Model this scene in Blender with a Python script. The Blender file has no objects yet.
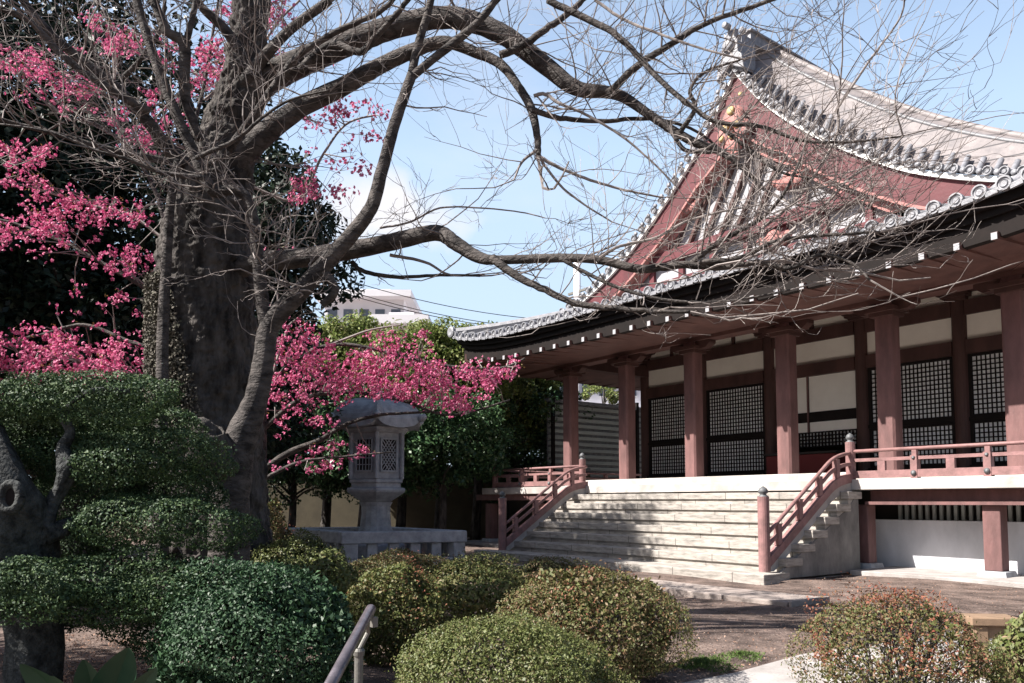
import bpy, math, random
import numpy as np
from mathutils import Vector, Matrix
R = math.radians
random.seed(7); rng = np.random.default_rng(7)
scene = bpy.context.scene
COL = scene.collection

# ---------------------------------------------------------------- camera, world, sun
F, YAW, PITCH, Y0, ZE = 795.3, R(36.83), R(3.965), 446.3, 1.10
FH = Vector((-math.cos(YAW), math.sin(YAW), 0)); RT = Vector((math.sin(YAW), math.cos(YAW), 0))
cam_d = bpy.data.cameras.new('camera'); cam = bpy.data.objects.new('camera', cam_d); COL.objects.link(cam)
cam.location = (0, 0, ZE)
fwd = FH * math.cos(PITCH) + Vector((0, 0, math.sin(PITCH)))
cam.rotation_euler = fwd.to_track_quat('-Z', 'Y').to_euler()
cam_d.sensor_width = 36; cam_d.lens = F / 1024 * 36
cam_d.shift_y = (Y0 - 341.5) / 1024
cam_d.clip_start = 0.05; cam_d.clip_end = 3000
scene.camera = cam

SUN_H = Vector((-.36, -.933, 0)).normalized(); SUN_EL = R(45.5)
SKY_ROT = math.atan2(SUN_H.x, SUN_H.y)
w = bpy.data.worlds.new('World'); scene.world = w; w.use_nodes = True
nt = w.node_tree; nt.nodes.clear()
def N(nt, t, **k):
    n = nt.nodes.new(t)
    for a, b in k.items(): setattr(n, a, b)
    return n
sky = N(nt, 'ShaderNodeTexSky', sky_type='NISHITA', sun_disc=False, sun_elevation=SUN_EL, sun_rotation=SKY_ROT)
sky.altitude = 0; sky.air_density = 1.0; sky.dust_density = 2.2; sky.ozone_density = 2.0
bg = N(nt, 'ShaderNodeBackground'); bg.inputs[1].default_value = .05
wo = N(nt, 'ShaderNodeOutputWorld')
tc = N(nt, 'ShaderNodeTexCoord')
# thin fair-weather clouds, defined by direction in the sky
mp = N(nt, 'ShaderNodeMapping'); mp.inputs['Scale'].default_value = (1, 1, 2.4)
nz = N(nt, 'ShaderNodeTexNoise'); nz.inputs['Scale'].default_value = 3.2; nz.inputs['Detail'].default_value = 8; nz.inputs['Roughness'].default_value = .58
cr = N(nt, 'ShaderNodeValToRGB'); cr.color_ramp.elements[0].position = .54; cr.color_ramp.elements[1].position = .78
def dirvec(px, py):
    u = (px - 512) / F; v = -(py - Y0) / F
    h = math.cos(PITCH) - v * math.sin(PITCH); z = math.sin(PITCH) + v * math.cos(PITCH)
    return (FH * h + RT * u + Vector((0, 0, z))).normalized()
cdir = dirvec(385, 212)
nt.links.new(tc.outputs['Generated'], mp.inputs[0]); nt.links.new(mp.outputs[0], nz.inputs[0]); nt.links.new(nz.outputs[0], cr.inputs[0])
# one compact cumulus low in the sky
ds = N(nt, 'ShaderNodeVectorMath', operation='DISTANCE')
sq = N(nt, 'ShaderNodeMapping'); sq.inputs['Scale'].default_value = (1, 1, 2.0)
nt.links.new(tc.outputs['Generated'], sq.inputs[0]); nt.links.new(sq.outputs[0], ds.inputs[0])
ds.inputs[1].default_value = (cdir.x, cdir.y, cdir.z * 2.0)
nz2 = N(nt, 'ShaderNodeTexNoise'); nz2.inputs['Scale'].default_value = 14; nz2.inputs['Detail'].default_value = 7
nt.links.new(tc.outputs['Generated'], nz2.inputs[0])
m1 = N(nt, 'ShaderNodeMath', operation='MULTIPLY_ADD'); m1.inputs[1].default_value = .16; nt.links.new(nz2.outputs[0], m1.inputs[0]); nt.links.new(ds.outputs['Value'], m1.inputs[2])
cr2 = N(nt, 'ShaderNodeValToRGB'); cr2.color_ramp.elements[0].position = .115; cr2.color_ramp.elements[0].color = (1, 1, 1, 1)
cr2.color_ramp.elements[1].position = .175; cr2.color_ramp.elements[1].color = (0, 0, 0, 1)
nt.links.new(m1.outputs[0], cr2.inputs[0])
mxm = N(nt, 'ShaderNodeMath', operation='MULTIPLY_ADD'); mxm.inputs[1].default_value = .22; mxm.use_clamp = True
nt.links.new(cr.outputs[0], mxm.inputs[0])
c2s = N(nt, 'ShaderNodeMath', operation='MULTIPLY'); c2s.inputs[1].default_value = .9
nt.links.new(cr2.outputs[0], c2s.inputs[0]); nt.links.new(c2s.outputs[0], mxm.inputs[2])
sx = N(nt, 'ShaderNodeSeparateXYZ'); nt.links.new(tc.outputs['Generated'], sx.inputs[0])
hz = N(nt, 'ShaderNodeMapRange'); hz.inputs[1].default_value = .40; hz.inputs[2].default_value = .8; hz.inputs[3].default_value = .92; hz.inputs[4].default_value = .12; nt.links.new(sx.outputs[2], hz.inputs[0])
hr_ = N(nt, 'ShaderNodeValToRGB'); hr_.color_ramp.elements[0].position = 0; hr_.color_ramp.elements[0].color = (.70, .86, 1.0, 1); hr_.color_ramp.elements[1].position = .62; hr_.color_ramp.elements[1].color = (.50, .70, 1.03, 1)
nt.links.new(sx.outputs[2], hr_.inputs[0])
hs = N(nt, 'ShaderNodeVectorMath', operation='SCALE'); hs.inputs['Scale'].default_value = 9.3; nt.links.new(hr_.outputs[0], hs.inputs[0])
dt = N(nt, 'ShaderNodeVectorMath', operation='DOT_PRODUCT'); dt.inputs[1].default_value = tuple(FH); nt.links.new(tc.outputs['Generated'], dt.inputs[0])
az = N(nt, 'ShaderNodeMapRange'); az.interpolation_type = 'SMOOTHSTEP'; az.inputs[1].default_value = .1; az.inputs[2].default_value = .65; az.inputs[3].default_value = .05; az.inputs[4].default_value = 1; nt.links.new(dt.outputs['Value'], az.inputs[0])  # haze bright only toward the camera's view, dimmed elsewhere to lower fill light
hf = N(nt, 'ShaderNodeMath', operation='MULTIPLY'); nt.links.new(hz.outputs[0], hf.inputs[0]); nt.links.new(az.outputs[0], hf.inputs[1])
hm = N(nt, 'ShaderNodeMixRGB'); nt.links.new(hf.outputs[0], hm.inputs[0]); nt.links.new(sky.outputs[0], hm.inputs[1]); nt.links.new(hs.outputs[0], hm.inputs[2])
mix = N(nt, 'ShaderNodeMixRGB'); mix.inputs[2].default_value = (8.4, 8.15, 8.3, 1)
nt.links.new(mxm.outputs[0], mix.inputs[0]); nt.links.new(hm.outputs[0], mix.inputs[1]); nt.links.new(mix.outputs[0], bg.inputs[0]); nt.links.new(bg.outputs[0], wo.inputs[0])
sd = bpy.data.lights.new('sun', 'SUN'); so = bpy.data.objects.new('sun', sd); COL.objects.link(so)
sd.energy = 5.0; sd.angle = R(.55); sd.color = (1, .94, .88)
sv = SUN_H * math.cos(SUN_EL) + Vector((0, 0, math.sin(SUN_EL)))
so.rotation_euler = sv.to_track_quat('Z', 'Y').to_euler(); so.location = sv * 40
vs = scene.view_settings; scene.display_settings.display_device = 'sRGB'
vs.view_transform = 'Standard'; vs.look = 'None'; vs.gamma = 1; vs.exposure = 1.32
scene.render.resolution_x = 1024; scene.render.resolution_y = 683

def at(px, py, d):                      # a point d metres in front of the camera
    u = (px - 512) / F; v = -(py - Y0) / F
    h = math.cos(PITCH) - v * math.sin(PITCH); z = math.sin(PITCH) + v * math.cos(PITCH)
    return Vector((0, 0, ZE)) + (FH * h + RT * u + Vector((0, 0, z))) * (d / h)
def ground(px, py, z=0):
    v = dirvec(px, py); k = (z - ZE) / v.z
    return Vector((0, 0, ZE)) + v * k

# ---------------------------------------------------------------- materials
def mat(name, c, rough=.7, c2=None, scale=6, bump=0, bscale=None, metal=0, spec=.3, detail=6, stretch=None, island=None, transl=0, lo=.35, hi=.65):
    m = bpy.data.materials.new(name); m.use_nodes = True; t = m.node_tree
    b = t.nodes['Principled BSDF']; b.inputs['Roughness'].default_value = rough; b.inputs['Metallic'].default_value = metal
    b.inputs['Specular IOR Level'].default_value = spec
    c = (*c, 1)
    tcn = N(t, 'ShaderNodeTexCoord'); src = tcn.outputs['Object']
    if stretch:
        mm = N(t, 'ShaderNodeMapping'); mm.inputs['Scale'].default_value = stretch; t.links.new(src, mm.inputs[0]); src = mm.outputs[0]
    last = None
    if c2:
        n = N(t, 'ShaderNodeTexNoise'); n.inputs['Scale'].default_value = scale; n.inputs['Detail'].default_value = detail; n.inputs['Roughness'].default_value = .62
        t.links.new(src, n.inputs[0])
        r = N(t, 'ShaderNodeValToRGB'); e = r.color_ramp.elements
        e[0].position = lo; e[0].color = c; e[1].position = hi; e[1].color = (*c2, 1)
        t.links.new(n.outputs[0], r.inputs[0]); last = r.outputs[0]
    if island:
        g = N(t, 'ShaderNodeNewGeometry'); r2 = N(t, 'ShaderNodeValToRGB'); el = r2.color_ramp.elements
        cols = island
        el[0].position = 0; el[0].color = (*cols[0], 1); el[1].position = 1; el[1].color = (*cols[-1], 1)
        for i, cc in enumerate(cols[1:-1]):
            x = r2.color_ramp.elements.new((i + 1) / (len(cols) - 1)); x.color = (*cc, 1)
        t.links.new(g.outputs['Random Per Island'], r2.inputs[0])
        if last is None: last = r2.outputs[0]
        else:
            mx = N(t, 'ShaderNodeMixRGB'); mx.inputs[0].default_value = .5; t.links.new(last, mx.inputs[1]); t.links.new(r2.outputs[0], mx.inputs[2]); last = mx.outputs[0]
    if last is not None: t.links.new(last, b.inputs['Base Color'])
    else: b.inputs['Base Color'].default_value = c
    if bump:
        n2 = N(t, 'ShaderNodeTexNoise'); n2.inputs['Scale'].default_value = bscale or scale * 3; n2.inputs['Detail'].default_value = 8; t.links.new(src, n2.inputs[0])
        bp = N(t, 'ShaderNodeBump'); bp.inputs['Strength'].default_value = bump; bp.inputs['Distance'].default_value = .03
        t.links.new(n2.outputs[0], bp.inputs['Height']); t.links.new(bp.outputs[0], b.inputs['Normal'])
    if transl:
        tr = N(t, 'ShaderNodeBsdfTranslucent'); ms = N(t, 'ShaderNodeMixShader'); ms.inputs[0].default_value = transl
        if last is not None: t.links.new(last, tr.inputs[0])
        else: tr.inputs[0].default_value = c
        o = t.nodes['Material Output']; t.links.new(b.outputs[0], ms.inputs[1]); t.links.new(tr.outputs[0], ms.inputs[2]); t.links.new(ms.outputs[0], o.inputs[0])
    return m
M = {}
M['red'] = mat('bengara red paint', (.20, .105, .10), .6, (.12, .066, .063), 5, .25, 30, stretch=(1, 1, .3))
M['redrail'] = mat('faded red rail paint', (.30, .165, .16), .55, (.19, .11, .105), 7, .15, 40)
M['brown'] = mat('dark brown timber', (.095, .048, .042), .6, (.06, .032, .028), 3, .15, 25, stretch=(1, 1, .3))
M['soffit'] = mat('reddish brown eave boards', (.15, .078, .068), .6, (.10, .052, .046), 3, .15, 25)
M['dark'] = mat('black brown lacquered timber', (.014, .012, .0115), .75, (.02, .0155, .0145), 4, spec=.1)
M['barge'] = mat('deep red barge board paint', (.135, .036, .042), .55, (.09, .028, .032), 2, .1, 20)
M['barge2'] = mat('salmon pink trim paint', (.42, .19, .17), .55, (.34, .15, .14), 3, .1, 20)
M['carve'] = mat('faded pink carved wood', (.36, .17, .15), .7, (.28, .12, .11), 6, .3, 30)
M['gold'] = mat('gilt metal fitting', (.50, .38, .19), .6, metal=.1)
M['plaster'] = mat('white plaster', (.86, .82, .73), .85, (.78, .73, .65), 1.5, .05, 30)
M['gplaster'] = mat('pale grey gable plaster', (.40, .40, .42), .85, (.33, .33, .345), 2, .05, 30)
M['whitewall'] = mat('whitewashed plinth', (.66, .67, .70), .85, (.44, .455, .48), 1.6, .1, 30, stretch=(1, 1, .45), lo=.4, hi=.72)
M['white'] = mat('white paint', (.8, .8, .78), .6)
M['tile'] = mat('weathered silver grey roof tile', (.165, .15, .153), .6, (.26, .232, .228), 4, .15, 40, spec=.5)
M['tileD'] = mat('grey fired roof tile', (.17, .175, .19), .45, (.29, .29, .31), 9, .2, 50, spec=.5)
M['tileG'] = mat('dark grey clay tile', (.14, .145, .155), .5, (.24, .24, .25), 9, .2, 50, spec=.5)
M['slab'] = mat('pale granite slab', (.52, .49, .46), .75, (.33, .305, .285), 2.2, .12, 60)
def step_mat():
    m = mat('weathered stone step', (.40, .37, .335), .85, (.155, .145, .13), 4.5, .35, 40, stretch=(1, 1, 5), lo=.42, hi=.74)
    t = m.node_tree; b = t.nodes['Principled BSDF']; l = b.inputs['Base Color'].links[0].from_socket
    tcn = N(t, 'ShaderNodeTexCoord'); s = N(t, 'ShaderNodeSeparateXYZ'); t.links.new(tcn.outputs['Object'], s.inputs[0])
    mm = N(t, 'ShaderNodeMath', operation='FRACT'); a = N(t, 'ShaderNodeMath', operation='MULTIPLY_ADD'); a.inputs[1].default_value = .9
    oi = N(t, 'ShaderNodeObjectInfo'); t.links.new(oi.outputs['Random'], a.inputs[2])
    t.links.new(s.outputs[0], a.inputs[0]); t.links.new(a.outputs[0], mm.inputs[0])
    g = N(t, 'ShaderNodeMath', operation='LESS_THAN'); g.inputs[1].default_value = .012; t.links.new(mm.outputs[0], g.inputs[0])
    x = N(t, 'ShaderNodeMixRGB'); x.inputs[2].default_value = (.1, .09, .08, 1); t.links.new(g.outputs[0], x.inputs[0]); t.links.new(l, x.inputs[1])
    t.links.new(x.outputs[0], b.inputs['Base Color']); return m
M['step'] = step_mat()
M['stone'] = mat('grey granite', (.42, .43, .45), .85, (.26, .27, .285), 7, .35, 60)
M['cheek'] = mat('mottled concrete', (.13, .125, .12), .9, (.26, .25, .235), 3, .2, 40, stretch=(1, 1, .6))  # albedo lowered because the stair side lies in shade
M['bark'] = mat('rough grey bark', (.016, .014, .013), .95, (.10, .09, .082), 9, 1.0, 26, stretch=(1, 1, .35))
M['bark2'] = mat('smooth cherry bark', (.018, .0155, .0145), .8, (.105, .092, .085), 9, .7, 34, stretch=(.8, .8, 1.8))
M['twig'] = mat('grey brown twig bark', (.12, .10, .095), .85, (.34, .305, .285), 5)
M['topbark'] = mat('gnarled grey bark', (.018, .02, .02), .9, (.075, .08, .078), 18, 1.0, 40)
M['iron'] = mat('worn painted steel pipe', (.12, .108, .12), .35, (.19, .17, .19), 14, .1, 60, metal=.5)
M['iron2'] = mat('grey steel post', (.13, .13, .12), .5, (.2, .19, .17), 14, .1, 60, metal=.3)
M['wood'] = mat('fresh pine wood', (.28, .19, .125), .7, (.20, .135, .09), 3, .1, 30, stretch=(1, 6, 6))
def lines(m, axis, freq, width, dark):
    t = m.node_tree; b = t.nodes['Principled BSDF']; l = b.inputs['Base Color'].links[0].from_socket
    tcn = N(t, 'ShaderNodeTexCoord'); s_ = N(t, 'ShaderNodeSeparateXYZ'); t.links.new(tcn.outputs['Object'], s_.inputs[0])
    a = N(t, 'ShaderNodeMath', operation='MULTIPLY'); a.inputs[1].default_value = freq; t.links.new(s_.outputs[axis], a.inputs[0])
    f = N(t, 'ShaderNodeMath', operation='FRACT'); t.links.new(a.outputs[0], f.inputs[0])
    g = N(t, 'ShaderNodeMath', operation='LESS_THAN'); g.inputs[1].default_value = width; t.links.new(f.outputs[0], g.inputs[0])
    x = N(t, 'ShaderNodeMixRGB'); x.inputs[2].default_value = (*dark, 1); t.links.new(g.outputs[0], x.inputs[0]); t.links.new(l, x.inputs[1]); t.links.new(x.outputs[0], b.inputs['Base Color'])
lines(M['tile'], 2, 3.1, .10, (.07, .065, .068))
def soil():
    m = mat('damp brown soil', (.055, .040, .034), .95, (.20, .148, .125), 2.6, 1.0, 30, lo=.36, hi=.64, detail=10)
    return m
M['soil'] = soil()
M['path'] = mat('pale worn concrete path', (.40, .375, .36), .85, (.26, .24, .225), 3, .2, 50)
M['kerb'] = mat('old kerb stone', (.36, .31, .28), .9, (.24, .20, .18), 4, .4, 30)
M['copper'] = mat('oxidised metal cap', (.10, .105, .11), .6, (.16, .165, .17), 12, metal=.3)
M['wallbeige'] = mat('ochre boundary wall', (.13, .115, .08), .9, (.09, .08, .058), 1.5, .1, 20)
M['siding'] = mat('grey green metal siding', (.40, .43, .41), .6, (.34, .37, .355), 1)
M['bwhite'] = mat('off white rendered facade', (.82, .80, .82), .8, (.74, .73, .76), .3)
M['bglass'] = mat('dim window glass', (.12, .14, .17), .2)
M['paper'] = mat('translucent door paper', (.86, .84, .78), .9, (.80, .78, .72), 2)
M['lat_back'] = mat('pale panel behind lattice', (.92, .93, .92), .85, (.88, .90, .92), 1)
M['cloth'] = mat('dark red cloth', (.14, .03, .03), .9)
M['inside'] = mat('dark interior boards and recess', (.03, .025, .023), .8)
# foliage
M['azalea'] = mat('olive azalea leaves', (0, 0, 0), .55, island=[(.05, .07, .02), (.10, .125, .035), (.155, .165, .055), (.17, .135, .06), (.07, .095, .025)], transl=.15)
M['azaleaG'] = mat('yellow green azalea leaves', (0, 0, 0), .5, island=[(.06, .08, .022), (.11, .135, .04), (.155, .175, .06), (.08, .10, .03), (.18, .155, .075)], transl=.15)
M['azaleaR'] = mat('reddish azalea leaves', (0, 0, 0), .55, island=[(.08, .095, .03), (.15, .12, .055), (.18, .10, .06), (.14, .15, .055), (.08, .09, .03), (.11, .13, .04)], transl=.15)
M['redtip'] = mat('coral red leaf tips', (0, 0, 0), .55, island=[(.27, .085, .055), (.21, .07, .045), (.30, .14, .085), (.15, .10, .045)], transl=.2)
M['glossy'] = mat('glossy dark green leaves', (0, 0, 0), .5, island=[(.018, .045, .022), (.03, .07, .03), (.05, .10, .045), (.025, .055, .03)], transl=.08, spec=.3)
M['topi'] = mat('dense dark topiary leaves', (0, 0, 0), .6, island=[(.02, .045, .022), (.035, .07, .03), (.06, .105, .04), (.085, .13, .045), (.025, .055, .03)], transl=.1, spec=.3)
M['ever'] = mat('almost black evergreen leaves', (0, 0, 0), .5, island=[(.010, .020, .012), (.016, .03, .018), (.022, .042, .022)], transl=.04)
M['camell'] = mat('dark broadleaf evergreen leaves', (0, 0, 0), .4, island=[(.025, .06, .028), (.045, .10, .042), (.08, .14, .055), (.03, .07, .03)], transl=.08, spec=.3)
M['bamboo'] = mat('sunny yellow green leaves', (0, 0, 0), .5, island=[(.10, .15, .03), (.17, .22, .06), (.24, .27, .09), (.13, .17, .05), (.22, .20, .09)], transl=.25)
M['pink'] = mat('magenta pink petals', (0, 0, 0), .6, island=[(.42, .03, .14), (.56, .08, .22), (.68, .16, .31), (.74, .30, .43), (.66, .19, .34), (.34, .025, .11)], transl=.3)
M['sepal'] = mat('bronze young leaves', (0, 0, 0), .6, island=[(.25, .10, .05), (.30, .18, .06), (.18, .16, .05)], transl=.2)
M['strap'] = mat('broad strap leaf', (.02, .055, .03), .35, (.035, .085, .045), 3, stretch=(1, 1, 1))
M['moss'] = mat('low green weeds', (0, 0, 0), .7, island=[(.07, .12, .03), (.12, .18, .05), (.05, .09, .02)], transl=.15)
M['vine'] = mat('dry grey vine leaves', (0, 0, 0), .9, island=[(.13, .12, .10), (.20, .18, .15), (.07, .065, .055), (.10, .10, .07)])
M['litter'] = mat('fallen dry leaves', (0, 0, 0), .9, island=[(.30, .16, .10), (.42, .26, .18), (.22, .12, .08), (.5, .36, .28)])

# ---------------------------------------------------------------- mesh helpers
class MB:
    def __init__(s): s.v = []; s.f = []
    def add(s, vs, fs):
        o = len(s.v); s.v += [tuple(v) for v in vs]; s.f += [tuple(i + o for i in f) for f in fs]; return s
    def box(s, x0, x1, y0, y1, z0, z1):
        return s.add([(x0, y0, z0), (x1, y0, z0), (x1, y1, z0), (x0, y1, z0), (x0, y0, z1), (x1, y0, z1), (x1, y1, z1), (x0, y1, z1)],
                     [(0, 3, 2, 1), (4, 5, 6, 7), (0, 1, 5, 4), (1, 2, 6, 5), (2, 3, 7, 6), (3, 0, 4, 7)])
    def bar(s, a, b, w, h, up=(0, 0, 1)):
        a = Vector(a); b = Vector(b); d = (b - a).normalized(); u = Vector(up)
        sd_ = d.cross(u).normalized(); u = sd_.cross(d).normalized()
        vs = [p + sd_ * (i * w / 2) + u * (j * h / 2) for p in (a, b) for i, j in ((-1, -1), (1, -1), (1, 1), (-1, 1))]
        return s.add(vs, [(0, 1, 2, 3), (7, 6, 5, 4), (0, 4, 5, 1), (1, 5, 6, 2), (2, 6, 7, 3), (3, 7, 4, 0)])
    def tube(s, pts, rad, n=8, cap=True, jit=0):
        pts = [Vector(p) for p in pts]; rings = []; u = None
        for i, p in enumerate(pts):
            d = (pts[min(i + 1, len(pts) - 1)] - pts[max(i - 1, 0)])
            if d.length < 1e-7: d = Vector((0, 0, 1))
            d.normalize()
            if u is None: u = d.cross(Vector((.13, .2, .97) if abs(d.z) < .9 else (1, .1, 0))).normalized()
            u = (u - d * u.dot(d)).normalized(); v = d.cross(u)
            r = rad[i] if hasattr(rad, '__len__') else rad
            ring = []
            for k in range(n):
                a = 2 * math.pi * k / n; rr = r
                if jit: rr *= 1 + jit * (math.sin(a * 3 + i * .35) * .5 + math.sin(a * 5 - i * .22 + 1) * .35 + math.sin(a * 8 + i * .9) * .2)
                ring.append(p + u * (math.cos(a) * rr) + v * (math.sin(a) * rr))
            rings.append(ring)
        vs = [q for r_ in rings for q in r_]; fs = []
        for i in range(len(pts) - 1):
            for k in range(n): fs.append((i * n + k, i * n + (k + 1) % n, (i + 1) * n + (k + 1) % n, (i + 1) * n + k))
        if cap: fs.append(tuple(range(n - 1, -1, -1))); fs.append(tuple((len(pts) - 1) * n + k for k in range(n)))
        return s.add(vs, fs)
    def lathe(s, prof, c=(0, 0, 0), n=16, axis='z', phase=0):
        vs = []; c = Vector(c)
        for r, h in prof:
            for k in range(n):
                a = 2 * math.pi * k / n + phase
                if axis == 'z': vs.append(c + Vector((r * math.cos(a), r * math.sin(a), h)))
                else: vs.append(c + Vector((r * math.cos(a), -h, r * math.sin(a))))      # axis -y
        fs = []
        for i in range(len(prof) - 1):
            for k in range(n): fs.append((i * n + k, i * n + (k + 1) % n, (i + 1) * n + (k + 1) % n, (i + 1) * n + k))
        fs.append(tuple(range(n - 1, -1, -1))); fs.append(tuple((len(prof) - 1) * n + k for k in range(n)))
        return s.add(vs, fs)
    def prism(s, poly, y0, y1):          # poly of (x,z) extruded along y
        n = len(poly)
        vs = [(x, y0, z) for x, z in poly] + [(x, y1, z) for x, z in poly]
        return s.add(vs, [tuple(range(n)), tuple(range(2 * n - 1, n - 1, -1))] + [(i, i + n, (i + 1) % n + n, (i + 1) % n) for i in range(n)])
    def strip(s, A, B, C=None):          # quads between point rows
        n = len(A); return s.add(list(A) + list(B), [(i, i + 1, i + 1 + n, i + n) for i in range(n - 1)])
    def build(s, name, m, parent=None, smooth=False, bevel=0):
        me = bpy.data.meshes.new(name); me.from_pydata(s.v, [], s.f); me.materials.append(m)
        if smooth: me.shade_smooth()
        o = bpy.data.objects.new(name, me); COL.objects.link(o)
        if parent: o.parent = parent; o.matrix_parent_inverse = Matrix.Translation(-world_loc(parent))
        if bevel:
            b = o.modifiers.new('bevel', 'BEVEL'); b.width = bevel; b.segments = 2; b.limit_method = 'ANGLE'
        return o
def world_loc(o):
    v = Vector(o.location)
    return v
def tag(o, label=None, cat=None, group=None, kind=None):
    if label: o['label'] = label
    if cat: o['category'] = cat
    if group: o['group'] = group
    if kind: o['kind'] = kind
    return o
def empty(name, loc, label, cat, group=None):
    o = bpy.data.objects.new(name, None); COL.objects.link(o); o.location = loc; o.empty_display_size = .3
    return tag(o, label, cat, group)
def recenter(o, loc):
    """put a mesh thing's origin at its base"""
    loc = Vector(loc)
    o.data.transform(Matrix.Translation(-loc)); o.location = loc; return o
def npmesh(name, V, Fq, m, parent=None):
    me = bpy.data.meshes.new(name); V = np.asarray(V, np.float32); Fq = np.asarray(Fq, np.int32); k = Fq.shape[1]
    me.vertices.add(len(V)); me.vertices.foreach_set('co', V.ravel())
    me.loops.add(Fq.size); me.loops.foreach_set('vertex_index', Fq.ravel())
    me.polygons.add(len(Fq)); me.polygons.foreach_set('loop_start', np.arange(0, Fq.size, k, dtype=np.int32))
    me.update(calc_edges=True); me.materials.append(m)
    o = bpy.data.objects.new(name, me); COL.objects.link(o)
    if parent: o.parent = parent; o.matrix_parent_inverse = Matrix.Translation(-world_loc(parent))
    return o
def unit(a): return a / np.maximum(np.linalg.norm(a, axis=1, keepdims=True), 1e-9)
def leafquads(P, Nrm, L, W, tilt=.9, fold=.25):
    """one lozenge leaf of two triangles-as-quad per point; P centre, Nrm preferred normal"""
    n = len(P); Nn = unit(Nrm + rng.normal(0, tilt, (n, 3)))
    t = unit(np.cross(Nn, rng.normal(0, 1, (n, 3)))); b = np.cross(Nn, t)
    L = L * rng.uniform(.6, 1.3, (n, 1)); Wd = W * rng.uniform(.7, 1.2, (n, 1))
    a0 = P - t * L / 2; a2 = P + t * L / 2
    a1 = P + b * Wd / 2 + Nn * L * fold * .5 - t * L * .08; a3 = P - b * Wd / 2 + Nn * L * fold * .5 - t * L * .08
    V = np.stack([a0, a1, a2, a3], 1).reshape(-1, 3); Fq = np.arange(4 * n).reshape(n, 4)
    return V, Fq
def spline(pts, sub=5):
    pts = [Vector(p) for p in pts]; out = []
    for i in range(len(pts) - 1):
        p0 = pts[max(i - 1, 0)]; p1 = pts[i]; p2 = pts[i + 1]; p3 = pts[min(i + 2, len(pts) - 1)]
        for k in range(sub):
            t = k / sub
            out.append(.5 * ((2 * p1) + (p2 - p0) * t + (2 * p0 - 5 * p1 + 4 * p2 - p3) * t * t + (3 * p1 - p0 - 3 * p2 + p3) * t ** 3))
    out.append(pts[-1]); return out
def interp(vals, sub=5):
    out = []
    for i in range(len(vals) - 1):
        for k in range(sub): out.append(vals[i] + (vals[i + 1] - vals[i]) * k / sub)
    out.append(vals[-1]); return out

# ---------------------------------------------------------------- ground
def gz(x, y):
    v = Vector((x, y, 0)); d = v.dot(FH)
    t = min(max((3.9 - d) / 2.2, 0), 1); return -.42 * t * t * (3 - 2 * t) 
def build_ground():
    xs = [];
    V = []; Fq = []
    gx = np.concatenate([[-900, -300, -100, -50], np.arange(-30, 14.01, .25), [30, 100, 400]])
    gy = np.concatenate([[-400, -100, -30], np.arange(-12, 32.01, .25), [50, 100, 300, 900]])
    for y in gy:
        for x in gx:
            z = gz(x, y)
            if abs(x + 8) < 24 and abs(y - 10) < 24 : z += .012 * math.sin(x * 2.1 + math.sin(y * 1.7)) + .010 * math.sin(y * 3.3 + x)
            V.append((x, y, z - .02))
    nx = len(gx)
    for j in range(len(gy) - 1):
        for i in range(nx - 1): Fq.append((j * nx + i, j * nx + i + 1, (j + 1) * nx + i + 1, (j + 1) * nx + i))
    o = npmesh('ground', V, Fq, M['soil']); o.data.shade_smooth(); tag(o, kind='structure'); o['label'] = 'bare brown earth of the temple garden'
build_ground()

# ---------------------------------------------------------------- temple hall
CX = -10.21; PD = 12.0; PC = 13.38; PW = 16.2; D = 1.45; RR = .195; TT = .332; WS = 3.4
COLX = [-5.195, -3.175, -1.155, 1.155, 3.175, 5.195]
hall = empty('temple_hall', (CX, PC, 0), 'red and white wooden temple hall with tiled gable roof above a wide stone stair', 'temple')
def P(mb, name, m, parent=hall, **k): return mb.build(name, m, parent, **k)
def X(dx): return CX + dx
# plinth and platform
P(MB().box(X(-5.6), X(5.6), 12.85, 22, 0, .80), 'plinth_wall', M['whitewall'])
mb = MB()
for i in range(34): mb.box(X(3.5 + i * .11), X(3.5 + i * .11 + .045), 12.98, 13.03, .802, 1.28)
P(mb, 'vent_grille', M['siding'])
P(MB().box(X(-5.6), X(5.6), 13.10, 22, .803, 1.285), 'crawl_space_dark_box', M['inside'])  # dark box standing in for the shade of the recess behind the grille
P(MB().box(X(-7.14), X(7.14), PD, 24, D - .165, D), 'deck_slab', M['slab'], bevel=.008)
P(MB().box(X(-5.75), X(5.75), 12.98, 22, D + .003, 1.61), 'inner_platform', M['slab'], bevel=.008)
P(MB().box(X(-7.5), X(-3.42), PD + .06, PD + .26, 1.13, D - .168), 'deck_beam', M['red'])
for a_, b_ in ((3.42, 7.5),):
    bm_ = P(MB().box(X(a_), X(b_), PD + .28, PD + .46, 1.10, D - .168), 'deck_beam', M['red'])
    b = MB().box(X(a_), X(b_), PD + .10, PD + .46, 1.05, 1.098).build('beam_ledge', M['red'], bm_); b.matrix_parent_inverse = Matrix.Identity(4)
mb = MB()
for s in (-1, 1): mb.box(min(X(s * 5.35), X(s * 7.0)), max(X(s * 5.35), X(s * 7.0)), 14.6, 14.85, 1.07, D - .168)
P(mb, 'cross_beam', M['red'])
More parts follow.
